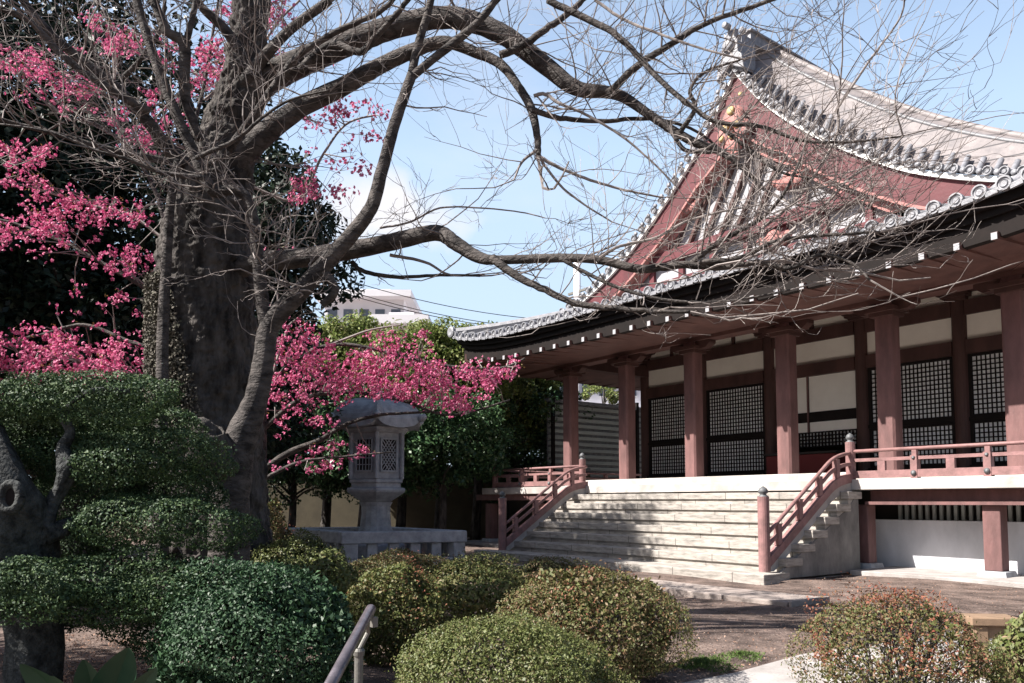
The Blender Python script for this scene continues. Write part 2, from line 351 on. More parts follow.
for dx in (-7.12, -5.1, 3.30, 5.24, 7.0):
    y = PD + .30
    o = P(MB().box(X(dx) - .12, X(dx) + .12, y - .12, y + .12, .12, 1.048), 'deck_post', M['red'], bevel=.015)
    MBp = MB(); MBp.add([(X(dx) - .22, y - .22, -.05), (X(dx) + .22, y - .22, -.05), (X(dx) + .22, y + .22, -.05), (X(dx) - .22, y + .22, -.05),
        (X(dx) - .18, y - .18, .12), (X(dx) + .18, y - .18, .12), (X(dx) + .18, y + .18, .12), (X(dx) - .18, y + .18, .12)],
        [(0, 3, 2, 1), (4, 5, 6, 7), (0, 1, 5, 4), (1, 2, 6, 5), (2, 3, 7, 6), (3, 0, 4, 7)])
    b = MBp.build('pedestal', M['stone'], o, bevel=.01); b.matrix_parent_inverse = Matrix.Identity(4)
    b.matrix_parent_inverse = Matrix.Translation(-Vector((0, 0, 0)))
# stairs
for i in range(1, 8):
    z1 = D - i * RR; y0 = PD - i * TT
    mb = MB(); mb.box(X(-WS), X(WS), y0, y0 + TT + .06, z1 - .115, z1)
    P(mb, 'stair_tread', M['step'], bevel=.007)
    mb = MB(); mb.box(X(-WS) + .03, X(WS) - .03, y0 + .035, PD - .01, max(z1 - RR, -.1), z1 - .118)
    P(mb, 'stair_riser', M['step'])
P(MB().box(X(-WS - .12), X(WS + .12), PD - 7 * TT - .38, PD - 7 * TT - .003, -.1, .10), 'stair_landing', M['step'], bevel=.01)
mb = MB(); mb.prism([(0, 0), (0, 0)], 0, 1) if False else None
n = 8
for s in (1,):
    A = [(X(WS - .07), PD - 6.4 * TT, .0), (X(WS - .07), PD - .02, .0), (X(WS - .07), PD - .02, 1.25), (X(WS - .07), PD - .3, 1.0), (X(WS - .07), PD - 6.4 * TT, .08)]
    B = [(a[0] + .05, a[1], a[2]) for a in A]
    k = len(A); P(MB().add(A + B, [tuple(range(k - 1, -1, -1)), tuple(range(k, 2 * k))] + [(i, (i + 1) % k, (i + 1) % k + k, i + k) for i in range(k)]), 'stair_side', M['cheek'])
    A = [(X(-WS + .02), a[1], a[2]) for a in A]; B = [(a[0] + .05, a[1], a[2]) for a in A]
    P(MB().add(A + B, [tuple(range(k - 1, -1, -1)), tuple(range(k, 2 * k))] + [(i, (i + 1) % k, (i + 1) % k + k, i + k) for i in range(k)]), 'stair_side', M['cheek'])

# columns
def subpart(mb, name, m, parent, **k):
    o = mb.build(name, m, parent, **k); o.matrix_parent_inverse = Matrix.Identity(4); return o
HW = .155
BT = 4.54
for dx in COLX:
    mb = MB(); c = .035
    poly = [(-HW + c, -HW), (HW - c, -HW), (HW, -HW + c), (HW, HW - c), (HW - c, HW), (-HW + c, HW), (-HW, HW - c), (-HW, -HW + c)]
    n = 8; vs = [(X(dx) + a, PC + .05 + b, z) for z in (1.612, BT) for a, b in poly]
    mb.add(vs, [tuple(range(n - 1, -1, -1)), tuple(range(n, 2 * n))] + [(i, (i + 1) % n, (i + 1) % n + n, i + n) for i in range(n)])
    o = P(mb, 'front_column', M['red'])
    y = PC + .05
    mb = MB()
    for (a, z0, z1) in ((.21, 4.30, 4.37), (.27, 4.37, 4.44)): mb.box(X(dx) - a, X(dx) + a, y - a, y + a, z0, z1)
    mb.prism([(X(dx) - .55, 4.47), (X(dx) - .42, 4.38), (X(dx) + .42, 4.38), (X(dx) + .55, 4.47), (X(dx) + .55, BT - .002), (X(dx) - .55, BT - .002)], y - .1, y + .1)
    subpart(mb, 'bracket', M['brown'], o)
    subpart(MB().box(X(dx) - .10, X(dx) + .10, y - .62, y - .60, 4.56, 4.70), 'beam_nose', M['white'], o) if False else None
# tie beams from front columns to the wall, ceiling
for dx in COLX:
    P(MB().box(X(dx) - .09, X(dx) + .09, PC + .22, PW - .28, 5.10, 5.30), 'tie_beam', M['brown'])
P(MB().box(X(-7.2), X(7.2), PC - .12, PC + .22, BT, 4.86), 'eave_purlin', M['soffit'])
for s in (-1, 1):
    a, b = sorted((X(s * 5.05), X(s * 5.35))); P(MB().box(a, b, PC + .225, 22, BT + .003, 4.86), 'side_purlin', M['brown'])
P(MB().box(X(-5.3), X(5.3), PC + .22, PW - .1, 5.32, 5.36), 'veranda_ceiling', M['brown'])
# inner wall: columns, beams, plaster, lattice
for dx in COLX:
    o = P(MB().tube([(X(dx), PW, 1.612), (X(dx), PW, 5.3)], .145, 16), 'wall_column', M['brown'], smooth=False)
    o.data.shade_smooth_by_angle() if hasattr(o.data, 'shade_smooth_by_angle') else None
    mb = MB()
    for (a, z0, z1) in ((.19, 5.0, 5.06), (.25, 5.06, 5.14)): mb.box(X(dx) - a, X(dx) + a, PW - a, PW + a, z0, z1)
    mb.prism([(X(dx) - .5, 5.24), (X(dx) - .36, 5.142), (X(dx) + .36, 5.142), (X(dx) + .5, 5.24), (X(dx) + .5, 5.315), (X(dx) - .5, 5.315)], PW - .11, PW + .11)
    subpart(mb, 'bracket', M['brown'], o)
for i in range(5):
    x0 = X(COLX[i]) + .13; x1 = X(COLX[i + 1]) - .13; y = PW
    P(MB().box(x0, x1, y - .10, y + .10, 3.94, 4.22), 'lintel', M['brown'])
    P(MB().box(x0, x1, y - .09, y + .09, 4.71, 5.0), 'upper_beam', M['brown'])
    P(MB().box(x0, x1, y - .02, y + .02, 4.222, 4.708), 'plaster_panel', M['plaster'])
    P(MB().box(x0, x1, y - .02, y + .02, 5.002, 5.318), 'plaster_panel', M['plaster'])
    xm = (x0 + x1) / 2
    P(MB().box(xm - .05, xm + .05, y - .06, y - .022, 5.003, 5.316), 'strut', M['brown'])
    P(MB().box(x0, x1, y - .12, y + .12, 1.612, 1.80), 'sill', M['dark'])
    if i == 2: continue
    # lattice shutter of crossing bars, two leaves per bay one above the other
    for (z0, z1) in ((1.803, 2.64), (2.72, 3.937)):
        mb = MB(); fw = .07
        mb.box(x0 + .003, x0 + fw, y - .045, y + .03, z0, z1); mb.box(x1 - fw, x1 - .003, y - .045, y + .03, z0, z1)
        mb.box(x0 + fw + .002, x1 - fw - .002, y - .045, y + .03, z0, z0 + .05); mb.box(x0 + fw + .002, x1 - fw - .002, y - .045, y + .03, z1 - .05, z1)
        nx = 20; st = (x1 - x0 - 2 * fw) / nx
        for k in range(1, nx): mb.box(x0 + fw + k * st - .0105, x0 + fw + k * st + .0105, y - .008, y + .012, z0 + .052, z1 - .052)
        nz_ = int((z1 - z0 - .1) / .086); sz = (z1 - z0 - .1) / nz_
        for k in range(1, nz_): mb.box(x0 + fw + .003, x1 - fw - .003, y - .012, y + .008, z0 + .05 + k * sz - .011, z0 + .05 + k * sz + .011)
        o = P(mb, 'lattice_panel', M['dark'])
        subpart(MB().box(x0 + fw, x1 - fw, y + .016, y + .024, z0 + .03, z1 - .03), 'backing', M['lat_back'], o)
    P(MB().box(x0, x1, y - .07, y + .04, 2.643, 2.717), 'middle_rail', M['dark'])
# centre bay: raised lattice transom, papered doors further in
x0 = X(COLX[2]) + .13; x1 = X(COLX[3]) - .13; y = PW + .02
xm = x0 + (x1 - x0) * .42
P(MB().box(x0, xm - .02, y, y + .02, 3.12, 3.937), 'paper_panel', M['paper']); P(MB().box(xm + .02, x1, y, y + .02, 3.12, 3.937), 'paper_panel', M['paper'])
P(MB().box(x0, xm - .02, y, y + .02, 2.66, 2.89), 'paper_panel', M['paper']); P(MB().box(xm + .02, x1, y, y + .02, 2.66, 2.89), 'paper_panel', M['paper'])
P(MB().box(x0, x1, y - .02, y + .03, 2.892, 3.118), 'door_rail', M['dark'])
P(MB().box(xm - .018, xm + .018, y - .045, y - .022, 2.66, 3.937), 'door_stile', M['red'])
mb = MB()
for k in range(25):
    xx = x0 + .04 + k * (x1 - x0 - .08) / 24; mb.box(xx - .014, xx + .014, y - .03, y, 2.33, 2.655)
for k in range(5):
    zz = 2.33 + k * .08; mb.box(x0 + .003, x1 - .003, y - .036, y - .006, zz - .014, zz + .014)
P(mb, 'lattice_transom', M['dark']); P(MB().box(x0, x1, y + .03, y + .04, 2.32, 2.655), 'transom_backing', M['lat_back'])
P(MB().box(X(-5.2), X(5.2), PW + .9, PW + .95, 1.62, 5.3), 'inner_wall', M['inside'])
for s in (-1, 1):
    a, b = sorted((X(s * 5.16), X(s * 5.22)))
    P(MB().box(a, b, PW + .15, 22, 1.612, 5.3), 'side_wall', M['plaster'])

# eaves: rafters, soffit, fascia
EY = PC - 2.15; EH = 7.35; EZ = 5.07
def sweep(dx): return .34 * (abs(dx) / EH) ** 7
def ring(k, zoff=0, n=40):               # point row of the skirt roof, k metres inside the eave
    pts = []; h = EH - k; f = 1 - k / 2.65
    for i in range(n + 1):
        dx = -h + 2 * h * i / n; pts.append(Vector((X(dx), EY + k, EZ + .24 * k + .04 * k * k + sweep(dx / h * EH) * max(f, 0) + zoff)))
    return pts
def siderow(s, k, zoff=0, L=9.5, n=20):
    h = EH - k; f = 1 - k / 2.65
    return [Vector((X(s * h), EY + k + (L - k) * i / n, EZ + .24 * k + .04 * k * k + .34 * max(f, 0) * max(0, 1 - i / n * L / EH) ** 7 + zoff)) for i in range(n + 1)]
mb = MB(); ks = [0, .4, .8, 1.2, 1.6, 2.0, 2.4, 2.72]
for a, b in zip(ks, ks[1:]): mb.strip(ring(a), ring(b)); 
for s in (-1, 1):
    for a, b in zip(ks, ks[1:]): mb.strip(siderow(s, a), siderow(s, b))
# tile course ribs running up the slope
m_ = 48
P(mb, 'skirt_roof', M['tileG'])
mb = MB(); me_ = MB()
prof_r = [(.0, -.0), (.045, -.0), (.05, .012), (.066, .012), (.07, .03), (.088, .03), (.088, -.02)]
prof = [(a * 1.12, b) for a, b in [(.088, -.05), (.088, .03), (.07, .03), (.066, .010), (.05, .010), (.044, .028), (.03, .018), (.0, .018)]]
dxs = [-EH + .12 + i * .3 for i in range(49)]
for dx in dxs:
    def zz(k): 
        f = max(1 - k / 2.65, 0); h = EH - k
        return EZ + .24 * k + .04 * k * k + sweep(min(abs(dx) / h, 1) * EH) * f
    kmax = min(2.6, EH - abs(dx))
    kk = [-.03] + [kmax * j / 5 for j in range(1, 6)] if kmax > .15 else [-.03, .1]
    mb.tube([(X(dx), EY + k, zz(max(k, 0)) + .06) for k in kk], .075, 8)
    P(MB().lathe(prof, (X(dx), EY - .05, zz(0) + .085), 16, axis='y'), 'eave_tile', M['tileD'])
    # flat pan tile lip between the roundels
    P(MB().bar((X(dx) + .075, EY - .05, zz(0) + .015), (X(dx) + .225, EY - .05, EZ + sweep(dx + .3 if abs(dx + .3) <= EH else EH) + .015), .05, .07), 'eave_tile_lip', M['tileD'])
for s in (-1, 1):
    for i in range(30):
        yy = EY + .15 + i * .3; z = EZ + .34 * max(0, 1 - (yy - EY) / EH) ** 7
        mb.tube([(X(s * (EH + .03 - q)), yy, z + .05 + .24 * q + .04 * q * q) for q in (0, .2, .4)], .07, 8) if yy < 13.8 else None
P(mb, 'skirt_tile_rib', M['tileG'], smooth=True)
# hip ridges
for s in (-1, 1):
    mb = MB()
    pts = [(X(s * (EH - k)), EY + k, EZ + .24 * k + .04 * k * k + .34 * max(1 - k / 2.65, 0) + .14) for k in [-.02, .3, .8, 1.4, 2.0, 2.6]]
    mb.tube(pts, .12, 8); mb.lathe([(.15, -.05), (.15, .03), (.1, .05), (0, .03)], (pts[0][0], pts[0][1] - .05, pts[0][2] + .02), 12, axis='y')
    P(mb, 'hip_ridge', M['tileD'], smooth=False)
# layered fascia and soffit under the eave
mb = MB()
def fasc(k, z0, z1):
    top = ring(k); bot = [p.copy() for p in top]
    A = [Vector((p.x, p.y, p.z + z1)) for p in top]; B = [Vector((p.x, p.y, p.z + z0)) for p in top]
    C_ = [Vector((p.x, p.y + .14, p.z + z0)) for p in top]
    mb.strip(A, B); mb.strip(B, C_)
fasc(.06, -.14, -.01); fasc(.14, -.27, -.142); fasc(.2, -.57, -.272)
for s in (-1, 1):
    for (k, z0, z1) in ((.06, -.14, -.01), (.14, -.27, -.142), (.2, -.57, -.272)):
        top = siderow(s, k); mb.strip([p + Vector((0, 0, z1)) for p in top], [p + Vector((0, 0, z0)) for p in top])
P(mb, 'eave_fascia', M['dark'])
mb = MB(); zs = -.27
A = [Vector((p.x, p.y, p.z - .555)) for p in ring(.2)]; B = [Vector((X((p.x - CX) / (EH - .2) * 5.3), PC - .12, 4.62)) for p in ring(.2)]
mb.strip(A, B)
for s in (-1, 1):
    A = [Vector((p.x, p.y, p.z - .555)) for p in siderow(s, .2)]; B = [Vector((X(s * 5.3), max(PC - .12, p.y), 4.62)) for p in A]
    mb.strip(A, B)
P(mb, 'soffit', M['soffit'])
raf = None
for i in range(29):
    dx = -6.72 + i * .48
    ztip = 4.58 + .27 * (abs(dx) / EH) ** 7
    yi = PC - .12 if abs(dx) < 5.2 else PC - .12 - (abs(dx) - 5.2) * .9
    o = P(MB().bar((X(dx), EY + .13, ztip), (X(dx), yi - .01, ztip + .12), .085, .10), 'rafter', M['soffit'])
    subpart(MB().box(X(dx) - .038, X(dx) + .038, EY + .112, EY + .128, ztip - .052, ztip + .042), 'rafter_tip', M['gplaster'], o)
for s in (-1, 1):
    a, b = sorted((X(s * 5.36), X(s * (EH - .2))))
    for j in range(14):
        yy = PC + .3 + j * .55; P(MB().bar((X(s * 5.36), yy, 4.75), (X(s * (EH - .2)), yy, 4.58), .085, .1), 'side_rafter', M['brown'])
# hip rafters to the corners
for s in (-1, 1): P(MB().bar((X(s * 5.2), PC, 4.70), (X(s * (EH - .22)), EY + .22, 4.86), .15, .2), 'hip_rafter', M['soffit'])

# main roof: gable facing the stair
HK = [(0, 10.27), (.6, 9.42), (1.3, 8.66), (2.2, 7.87), (3.35, 7.03), (4.2, 6.58), (5.15, 6.2), (5.9, 6.0)]
RK = [(0, 11.15), (.7, 10.5), (1.48, 9.81), (2.2, 9.17), (3.06, 8.48), (4.0, 7.82), (4.93, 7.25), (5.9, 6.75)]
def cur(T, x):
    x = abs(x)
    for (a, b), (c, d) in zip(T, T[1:]):
        if x <= c: return b + (d - b) * (x - a) / (c - a)
    return T[-1][1] + (T[-1][1] - T[-2][1]) / (T[-1][0] - T[-2][0]) * (x - T[-1][0])
def smoothT(T, n=40):
    pts = spline([(a, b, 0) for a, b in T], 6); return [(p.x, p.y) for p in pts]
HK = smoothT(HK); RK = smoothT(RK)
PG = 13.80
sam = [5.75 * i / 36 for i in range(37)]
for s in (-1, 1):
    mb = MB(); rows = []
    for (yy, f, o_) in ((PG - .25, 0, .0), (PG + .12, .12, 0), (PG + .40, .45, 0), (PG + .62, .8, 0), (PG + 1.0, 1, 0), (PG + 9, 1, 0)):
        rows.append([Vector((X(s * dx), yy, cur(HK, dx) * (1 - f) + cur(RK, dx) * f)) for dx in sam])
    for a, b in zip(rows, rows[1:]): mb.strip(a, b)
    # lower lap of the slope down to the side eave
    lowA = [Vector((X(s * 5.75), PG + 1.0 + j, cur(RK, 5.75))) for j in range(9)]; lowB = [Vector((X(s * 7.3), PG + 1.0 + j, 5.62)) for j in range(9)]
    mb.strip(lowA, lowB)
    P(mb, 'roof_slope', M['tile'], smooth=True)
    # upper tile ribs running down the slope
    mb = MB()
    for j in range(26):
        yy = PG + 1.02 + j * .31
        mb.tube([(X(s * dx), yy, cur(RK, dx) + .02) for dx in sam[::2]], .075, 8)
    for j in range(38):           # horizontal course edges
        dx = .25 + j * .15
        if dx < 5.7: mb.bar((X(s * dx), PG + 1.0, cur(RK, dx) + .012), (X(s * dx), PG + 9, cur(RK, dx) + .012), .03, .02)
    P(mb, 'slope_rib', M['tile'], smooth=True)
    # seam line and rolled verge
    P(MB().tube([(X(s * dx), PG + .66, cur(HK, dx) * .18 + cur(RK, dx) * .82 + .02) for dx in sam], .035, 6), 'verge_seam', M['tileG'], smooth=True)
    mb = MB(); mr = MB(); L = 0; nxt = .15; prev = None
    for i in range(400):
        dx = 5.75 * i / 399; p = Vector((X(s * dx), PG - .3, cur(HK, dx) + .07))
        if prev is not None: L += (p - prev).length
        prev = p
        if L >= nxt:
            nxt += .27
            q = p + Vector((0, .55, .32 * (cur(RK, dx) - cur(HK, dx))))
            mr.tube([p, p + Vector((0, .3, .05)), q], .05, 8); P(MB().lathe([(a_ * .78, b_) for a_, b_ in prof], p, 16, axis='y'), 'verge_tile', M['tileD'])
            mr.lathe([(.05, -.02), (.05, .02)], p + Vector((s * .15, -.02, -.08)), 8, axis='y')
    P(mr, 'verge_tile_rib', M['tileD'], smooth=True)
    def band(off0, off1, y0, y1, name, m, xs=sam, curve=0):
        mb = MB()
        a = [Vector((X(s * dx), y0, cur(HK, dx) + off0(dx))) for dx in xs]; b = [Vector((X(s * dx), y0, cur(HK, dx) + off1(dx))) for dx in xs]
        c = [p + Vector((0, y1 - y0, 0)) for p in a]; d = [p + Vector((0, y1 - y0, 0)) for p in b]
        mb.strip(a, b); mb.strip(b, d); mb.strip(d, c); mb.strip(c, a)
        mb.add([a[-1], b[-1], d[-1], c[-1]], [(0, 1, 2, 3)]); return P(mb, name, m)
    def th(dx): return .78 - .10 * dx / 2 if dx > 1 else .78 + (1 - dx) * .5
    band(lambda d_: -.01, lambda d_: -.10, PG - .27, PG - .12, 'verge_lath', M['white'])
    band(lambda d_: -.103, lambda d_: -.103 - th(d_) * .93, PG - .2, PG - .08, 'barge_board', M['barge'])
    band(lambda d_: -.103 - th(d_) * .93 + .01, lambda d_: -.103 - th(d_) * .93 - .05, PG - .23, PG - .06, 'barge_trim', M['barge2'])
    band(lambda d_: -.103 - th(d_) * .93 - .06, lambda d_: -.103 - th(d_) * .93 - .24, PG - .06, PG + .02, 'inner_barge_board', M['barge2'], xs=[4.9 * i / 30 for i in range(31)])
    # soffit behind the barge board
    mb = MB(); a = [Vector((X(s * dx), PG - .07, cur(HK, dx) - .15)) for dx in sam]; b = [p + Vector((0, .75, .1)) for p in a]; mb.strip(a, b); P(mb, 'gable_soffit', M['barge'])
# gable wall
mb = MB(); xs = [i * .2 - 5.4 for i in range(55)]
top = [(X(x), cur(HK, x) - .25) for x in xs]
mb.prism([(X(-5.4), 5.65)] + top + [(X(5.4), 5.65)], PG + .10, PG + .16); P(mb, 'gable_wall', M['gplaster'])
for z, h, y_ in ((6.02, .2, .0), (6.66, .24, -.02)):
    hw = max(x for x in [i * .05 for i in range(110)] if cur(HK, x) - .55 > z + h)
    P(MB().box(X(-hw), X(hw), PG + y_ - .06, PG + .098, z, z + h), 'gable_beam', M['barge'])
for k in range(9):
    dx = -3.3 + k * .44
    z0 = 6.91; z1 = z0; t_ = 0
    while z1 < 9.2 and cur(HK, dx + t_ + .1) - 1.0 > z1: z1 += .05; t_ = (z1 - z0) * .55
    if z1 - z0 > .15: P(MB().bar((X(dx), PG + .06, z0), (X(dx + t_), PG + .06, z1), .07, .15, up=(0, 1, 0)), 'gable_strut', M['brown'])
for dx in (1.35, 2.15): P(MB().box(X(dx) - .09, X(dx) + .09, PG + .01, PG + .098, 6.903, cur(HK, dx) - .85), 'gable_strut', M['barge'])
for dx in (-3.6, -2.7, -1.8, -.9, 0, .9, 1.8, 2.7, 3.6): P(MB().box(X(dx) - .07, X(dx) + .07, PG + .02, PG + .098, 6.223, 6.657), 'gable_strut', M['barge'])
for dx, z in ((1.15, 7.5), (.75, 6.4), (-1.5, 7.75)):
    for (ax, az_, r_) in ((0, 0, .17), (.2, -.06, .11), (-.2, -.03, .11), (.32, .03, .07), (-.33, .04, .07)):
        b_ = P(MB().lathe([(.0, -.03), (r_, -.02), (r_ * 1.15, .05), (r_ * .8, .11), (.0, .13)], (X(dx + ax), PG - .06 + abs(ax) * .1, z + az_), 12, axis='y'), 'carved_boss', M['carve'], smooth=True)
# hanging pendant under the apex
mb = MB()
for (a, b, r_) in ((0, 9.15, .26), (-.22, 8.85, .2), (.22, 8.85, .2), (0, 8.6, .22), (0, 8.32, .13)): mb.lathe([(0, -.03), (r_, -.02), (r_ * 1.05, .04), (r_ * .7, .09), (0, .1)], (X(a), PG - .30, b), 14, axis='y')
pend = P(mb, 'gable_pendant', M['carve'], smooth=True)
mb = MB()
for (a, b, r_) in ((0, 9.3, .10), (-.12, 9.0, .08), (.14, 8.95, .08), (-.25, 8.78, .07), (.0, 8.75, .07), (.26, 9.55, .05)): mb.lathe([(0, -.01), (r_, 0), (r_ * .8, .04), (0, .05)], (X(a), PG - .40, b), 12, axis='y')
subpart(mb, 'gilt_rosette', M['gold'], pend, smooth=True)
# ridge and its end tile
P(MB().box(X(-.17), X(.17), PG + .1, PG + 9, 10.9, 11.14).box(X(-.22), X(.22), PG + .05, PG + 9, 11.142, 11.18), 'roof_ridge', M['tileD'])
P(MB().tube([(X(0), PG + .0, 11.22), (X(0), PG + 9, 11.22)], .07, 10), 'ridge_cap', M['tileD'], smooth=True)
mb = MB()
poly = [(-.5, 10.05), (-.42, 10.45), (-.3, 10.55), (-.28, 10.85), (-.17, 11.0), (-.2, 11.2), (-.1, 11.1), (0, 11.28), (.1, 11.1), (.2, 11.2), (.17, 11.0), (.28, 10.85), (.3, 10.55), (.42, 10.45), (.5, 10.05), (.2, 10.2), (0, 10.34), (-.2, 10.2)]
mb.prism([(X(a * .72), 10.2 + (b - 10.2) * .86) for a, b in poly], PG - .42, PG - .26)
mb.lathe([(.0, -.02), (.15, -.02), (.15, .05), (.1, .09), (0, .1)], (X(0), PG - .42, 10.72), 14, axis='y')
mb.lathe([(.0, -.02), (.07, -.02), (.07, .16), (0, .17)], (X(0), PG - .42, 11.12), 10, axis='y')
P(mb, 'ridge_end_tile', M['tileD'], bevel=.02)
P(MB().box(X(-.2), X(.2), PG - .26, PG + .2, 10.2, 10.95), 'ridge_block', M['tileD'])

# railings
def newel(x, y, z0, z1, parent, r=.075):
    o = subpart(MB().tube([(x, y, z0), (x, y, z1)], r, 16), 'newel_post', M['redrail'], parent, smooth=False)
    return o
def newel_cap(x, y, z1, parent, r=.066):
    subpart(MB().lathe([(r + .008, -.12), (r + .008, .0), (r * .7, .02), (r * .6, .035), (r * .95, .055), (r * 1.0, .08), (r * .75, .115), (r * .25, .14), (0, .15)], (x, y, z1), 16), 'newel_cap', M['copper'], parent, smooth=True)
def veranda_rail(dx0, dx1, posts, halfs, endn):
    y = PD + .10
    root = P(MB().tube([(X(dx0), y, 1.905), (X(dx1), y, 1.905)], .028, 10), 'veranda_railing', M['redrail'], smooth=True)
    subpart(MB().box(X(dx0), X(dx1), y - .028, y + .028, 1.735, 1.785), 'middle_rail', M['redrail'], root)
    subpart(MB().box(X(dx0), X(dx1), y - .05, y + .05, 1.47, 1.585), 'bottom_rail', M['redrail'], root)
    for dx in posts:
        mb = MB().box(X(dx) - .05, X(dx) + .05, y - .058, y + .058, 1.453, 1.80)
        mb.box(X(dx) - .035, X(dx) + .035, y - .035, y + .035, 1.80, 1.88)
        subpart(mb, 'baluster', M['redrail'], root)
        subpart(MB().lathe([(.0, 0), (.042, 0), (.04, .02), (.02, .035), (0, .037)], (X(dx), y - .057, 1.53), 12, axis='y').lathe([(.0, 0), (.03, 0), (.015, .022), (0, .023)], (X(dx), y - .057, 1.76), 12, axis='y'), 'metal_stud', M['copper'], root, smooth=True)
    for dx in halfs: subpart(MB().box(X(dx) - .06, X(dx) + .06, y - .03, y + .03, 1.586, 1.733), 'short_strut', M['redrail'], root)
    return root
ra = veranda_rail(3.25, 7.0, (4.24, 5.27, 6.3), (3.72, 4.76, 5.79, 6.8), None)
newel(X(3.2), PD + .1, 1.452, 2.06, ra); newel_cap(X(3.2), PD + .1, 2.06, ra); newel(X(7.0), PD + .1, 1.452, 2.06, ra); newel_cap(X(7.0), PD + .1, 2.06, ra)
rb = veranda_rail(-6.68, -3.3, (-5.55, -4.4), (-6.1, -4.97, -3.85), None)
newel(X(-3.28), PD + .1, 1.452, 2.06, rb); newel_cap(X(-3.28), PD + .1, 2.06, rb); newel(X(-6.68), PD + .1, 1.452, 2.06, rb); newel_cap(X(-6.68), PD + .1, 2.06, rb)
# rail returning along the left side of the deck
for s in (-1, 1):
    xx = X(s * 6.84); y0_, y1_ = PD + .2, 21
    rt = P(MB().tube([(xx, y0_, 1.905), (xx, y1_, 1.905)], .028, 10), 'side_railing', M['redrail'], smooth=True)
    subpart(MB().box(xx - .028, xx + .028, y0_, y1_, 1.735, 1.785), 'middle_rail', M['redrail'], rt)
    subpart(MB().box(xx - .05, xx + .05, y0_, y1_, 1.47, 1.585), 'bottom_rail', M['redrail'], rt)
    for j in range(8): subpart(MB().box(xx - .05, xx + .05, y0_ + 1 + j - .05, y0_ + 1 + j + .05, 1.453, 1.88), 'baluster', M['redrail'], rt)
def stair_rail(dx, side):
    yb = PD - 7 * TT + .08
    prof_y = [yb + .06, yb + .5, yb + 1.0, yb + 1.5, yb + 1.95, PD - .05, PD + .06]
    sl = (1.13) / (7 * TT)
    def zt(y_, off):
        z = .62 + (y_ - yb) * .64
        return z + off
    def topz(y_, off):
        z = .60 + (y_ - yb) * .66; lim = 1.905
        # ease into the level rail
        zz_ = z if z < lim - .22 else lim - .22 + .22 * (1 - math.exp(-(z - lim + .22) / .22))
        return zz_ + off
    ys = [yb + .05 + (PD + .08 - yb - .05) * i / 24 for i in range(25)]
    root = P(MB().tube([(X(dx), y_, topz(y_, 0)) for y_ in ys], .03, 10), 'stair_railing', M['redrail'], smooth=True)
    def plank(off0, off1, w, name):
        mb = MB(); A = []
        for xx in (X(dx) - w / 2, X(dx) + w / 2):
            A.append([Vector((xx, y_, topz(y_, off1))) for y_ in ys]); A.append([Vector((xx, y_, topz(y_, off0))) for y_ in ys])
        mb.strip(A[0], A[1]); mb.strip(A[1], A[3]); mb.strip(A[3], A[2]); mb.strip(A[2], A[0])
        subpart(mb, name, M['redrail'], root)
    plank(-.20, -.145, .055, 'middle_rail'); plank(-.47, -.33, .10, 'bottom_rail')
    for t in (.14, .38, .62, .84):
        y_ = yb + (PD - yb) * t
        subpart(MB().box(X(dx) - .04, X(dx) + .04, y_ - .045, y_ + .045, topz(y_, -.34), topz(y_, -.03)), 'baluster', M['redrail'], root)
        subpart(MB().lathe([(.0, 0), (.04, 0), (.02, .03), (0, .032)], (0, 0, 0), 10, axis='y'), 'metal_stud', M['copper'], root).matrix_parent_inverse = Matrix.Translation((X(dx) - .055 * 0, y_ - .05, topz(y_, -.40)))
    mb = MB().tube([(X(dx), yb - .02, .102), (X(dx), yb - .02, 1.17)], .082, 18); subpart(mb, 'newel_post', M['redrail'], root, smooth=False)
    newel_cap(X(dx), yb - .02, 1.17, root, .072)
    # plinth under the lower plank that closes the step ends
    mb = MB(); A = [Vector((X(dx) - .035, y_, topz(y_, -.47))) for y_ in ys]; B = [Vector((X(dx) - .035, y_, max(.1, topz(y_, -.47) - .14))) for y_ in ys]
    C_ = [p + Vector((.07, 0, 0)) for p in A]; E_ = [p + Vector((.07, 0, 0)) for p in B]
    mb.strip(A, B); mb.strip(C_, E_); mb.strip(B, E_); subpart(mb, 'rail_kerb', M['slab'], root)
stair_rail(3.22, 1); stair_rail(-3.12, -1)

# offering chest in the doorway
oc = empty('offering_chest', (X(.15), PW - .6, 1.61), 'dark red cloth covered chest in the open centre doorway of the hall', 'chest')
MB().box(X(-.75), X(.95), PW - .8, PW - .25, 1.66, 2.12).build('chest_body', M['cloth'], oc, bevel=.02)
MB().box(X(-.8), X(1.0), PW - .85, PW - .2, 2.122, 2.17).build('chest_top', M['inside'], oc, bevel=.01)
MB().box(X(-.7), X(-.55), PW - .75, PW - .6, 1.613, 1.658).box(X(.75), X(.9), PW - .75, PW - .6, 1.613, 1.658).build('foot', M['dark'], oc)

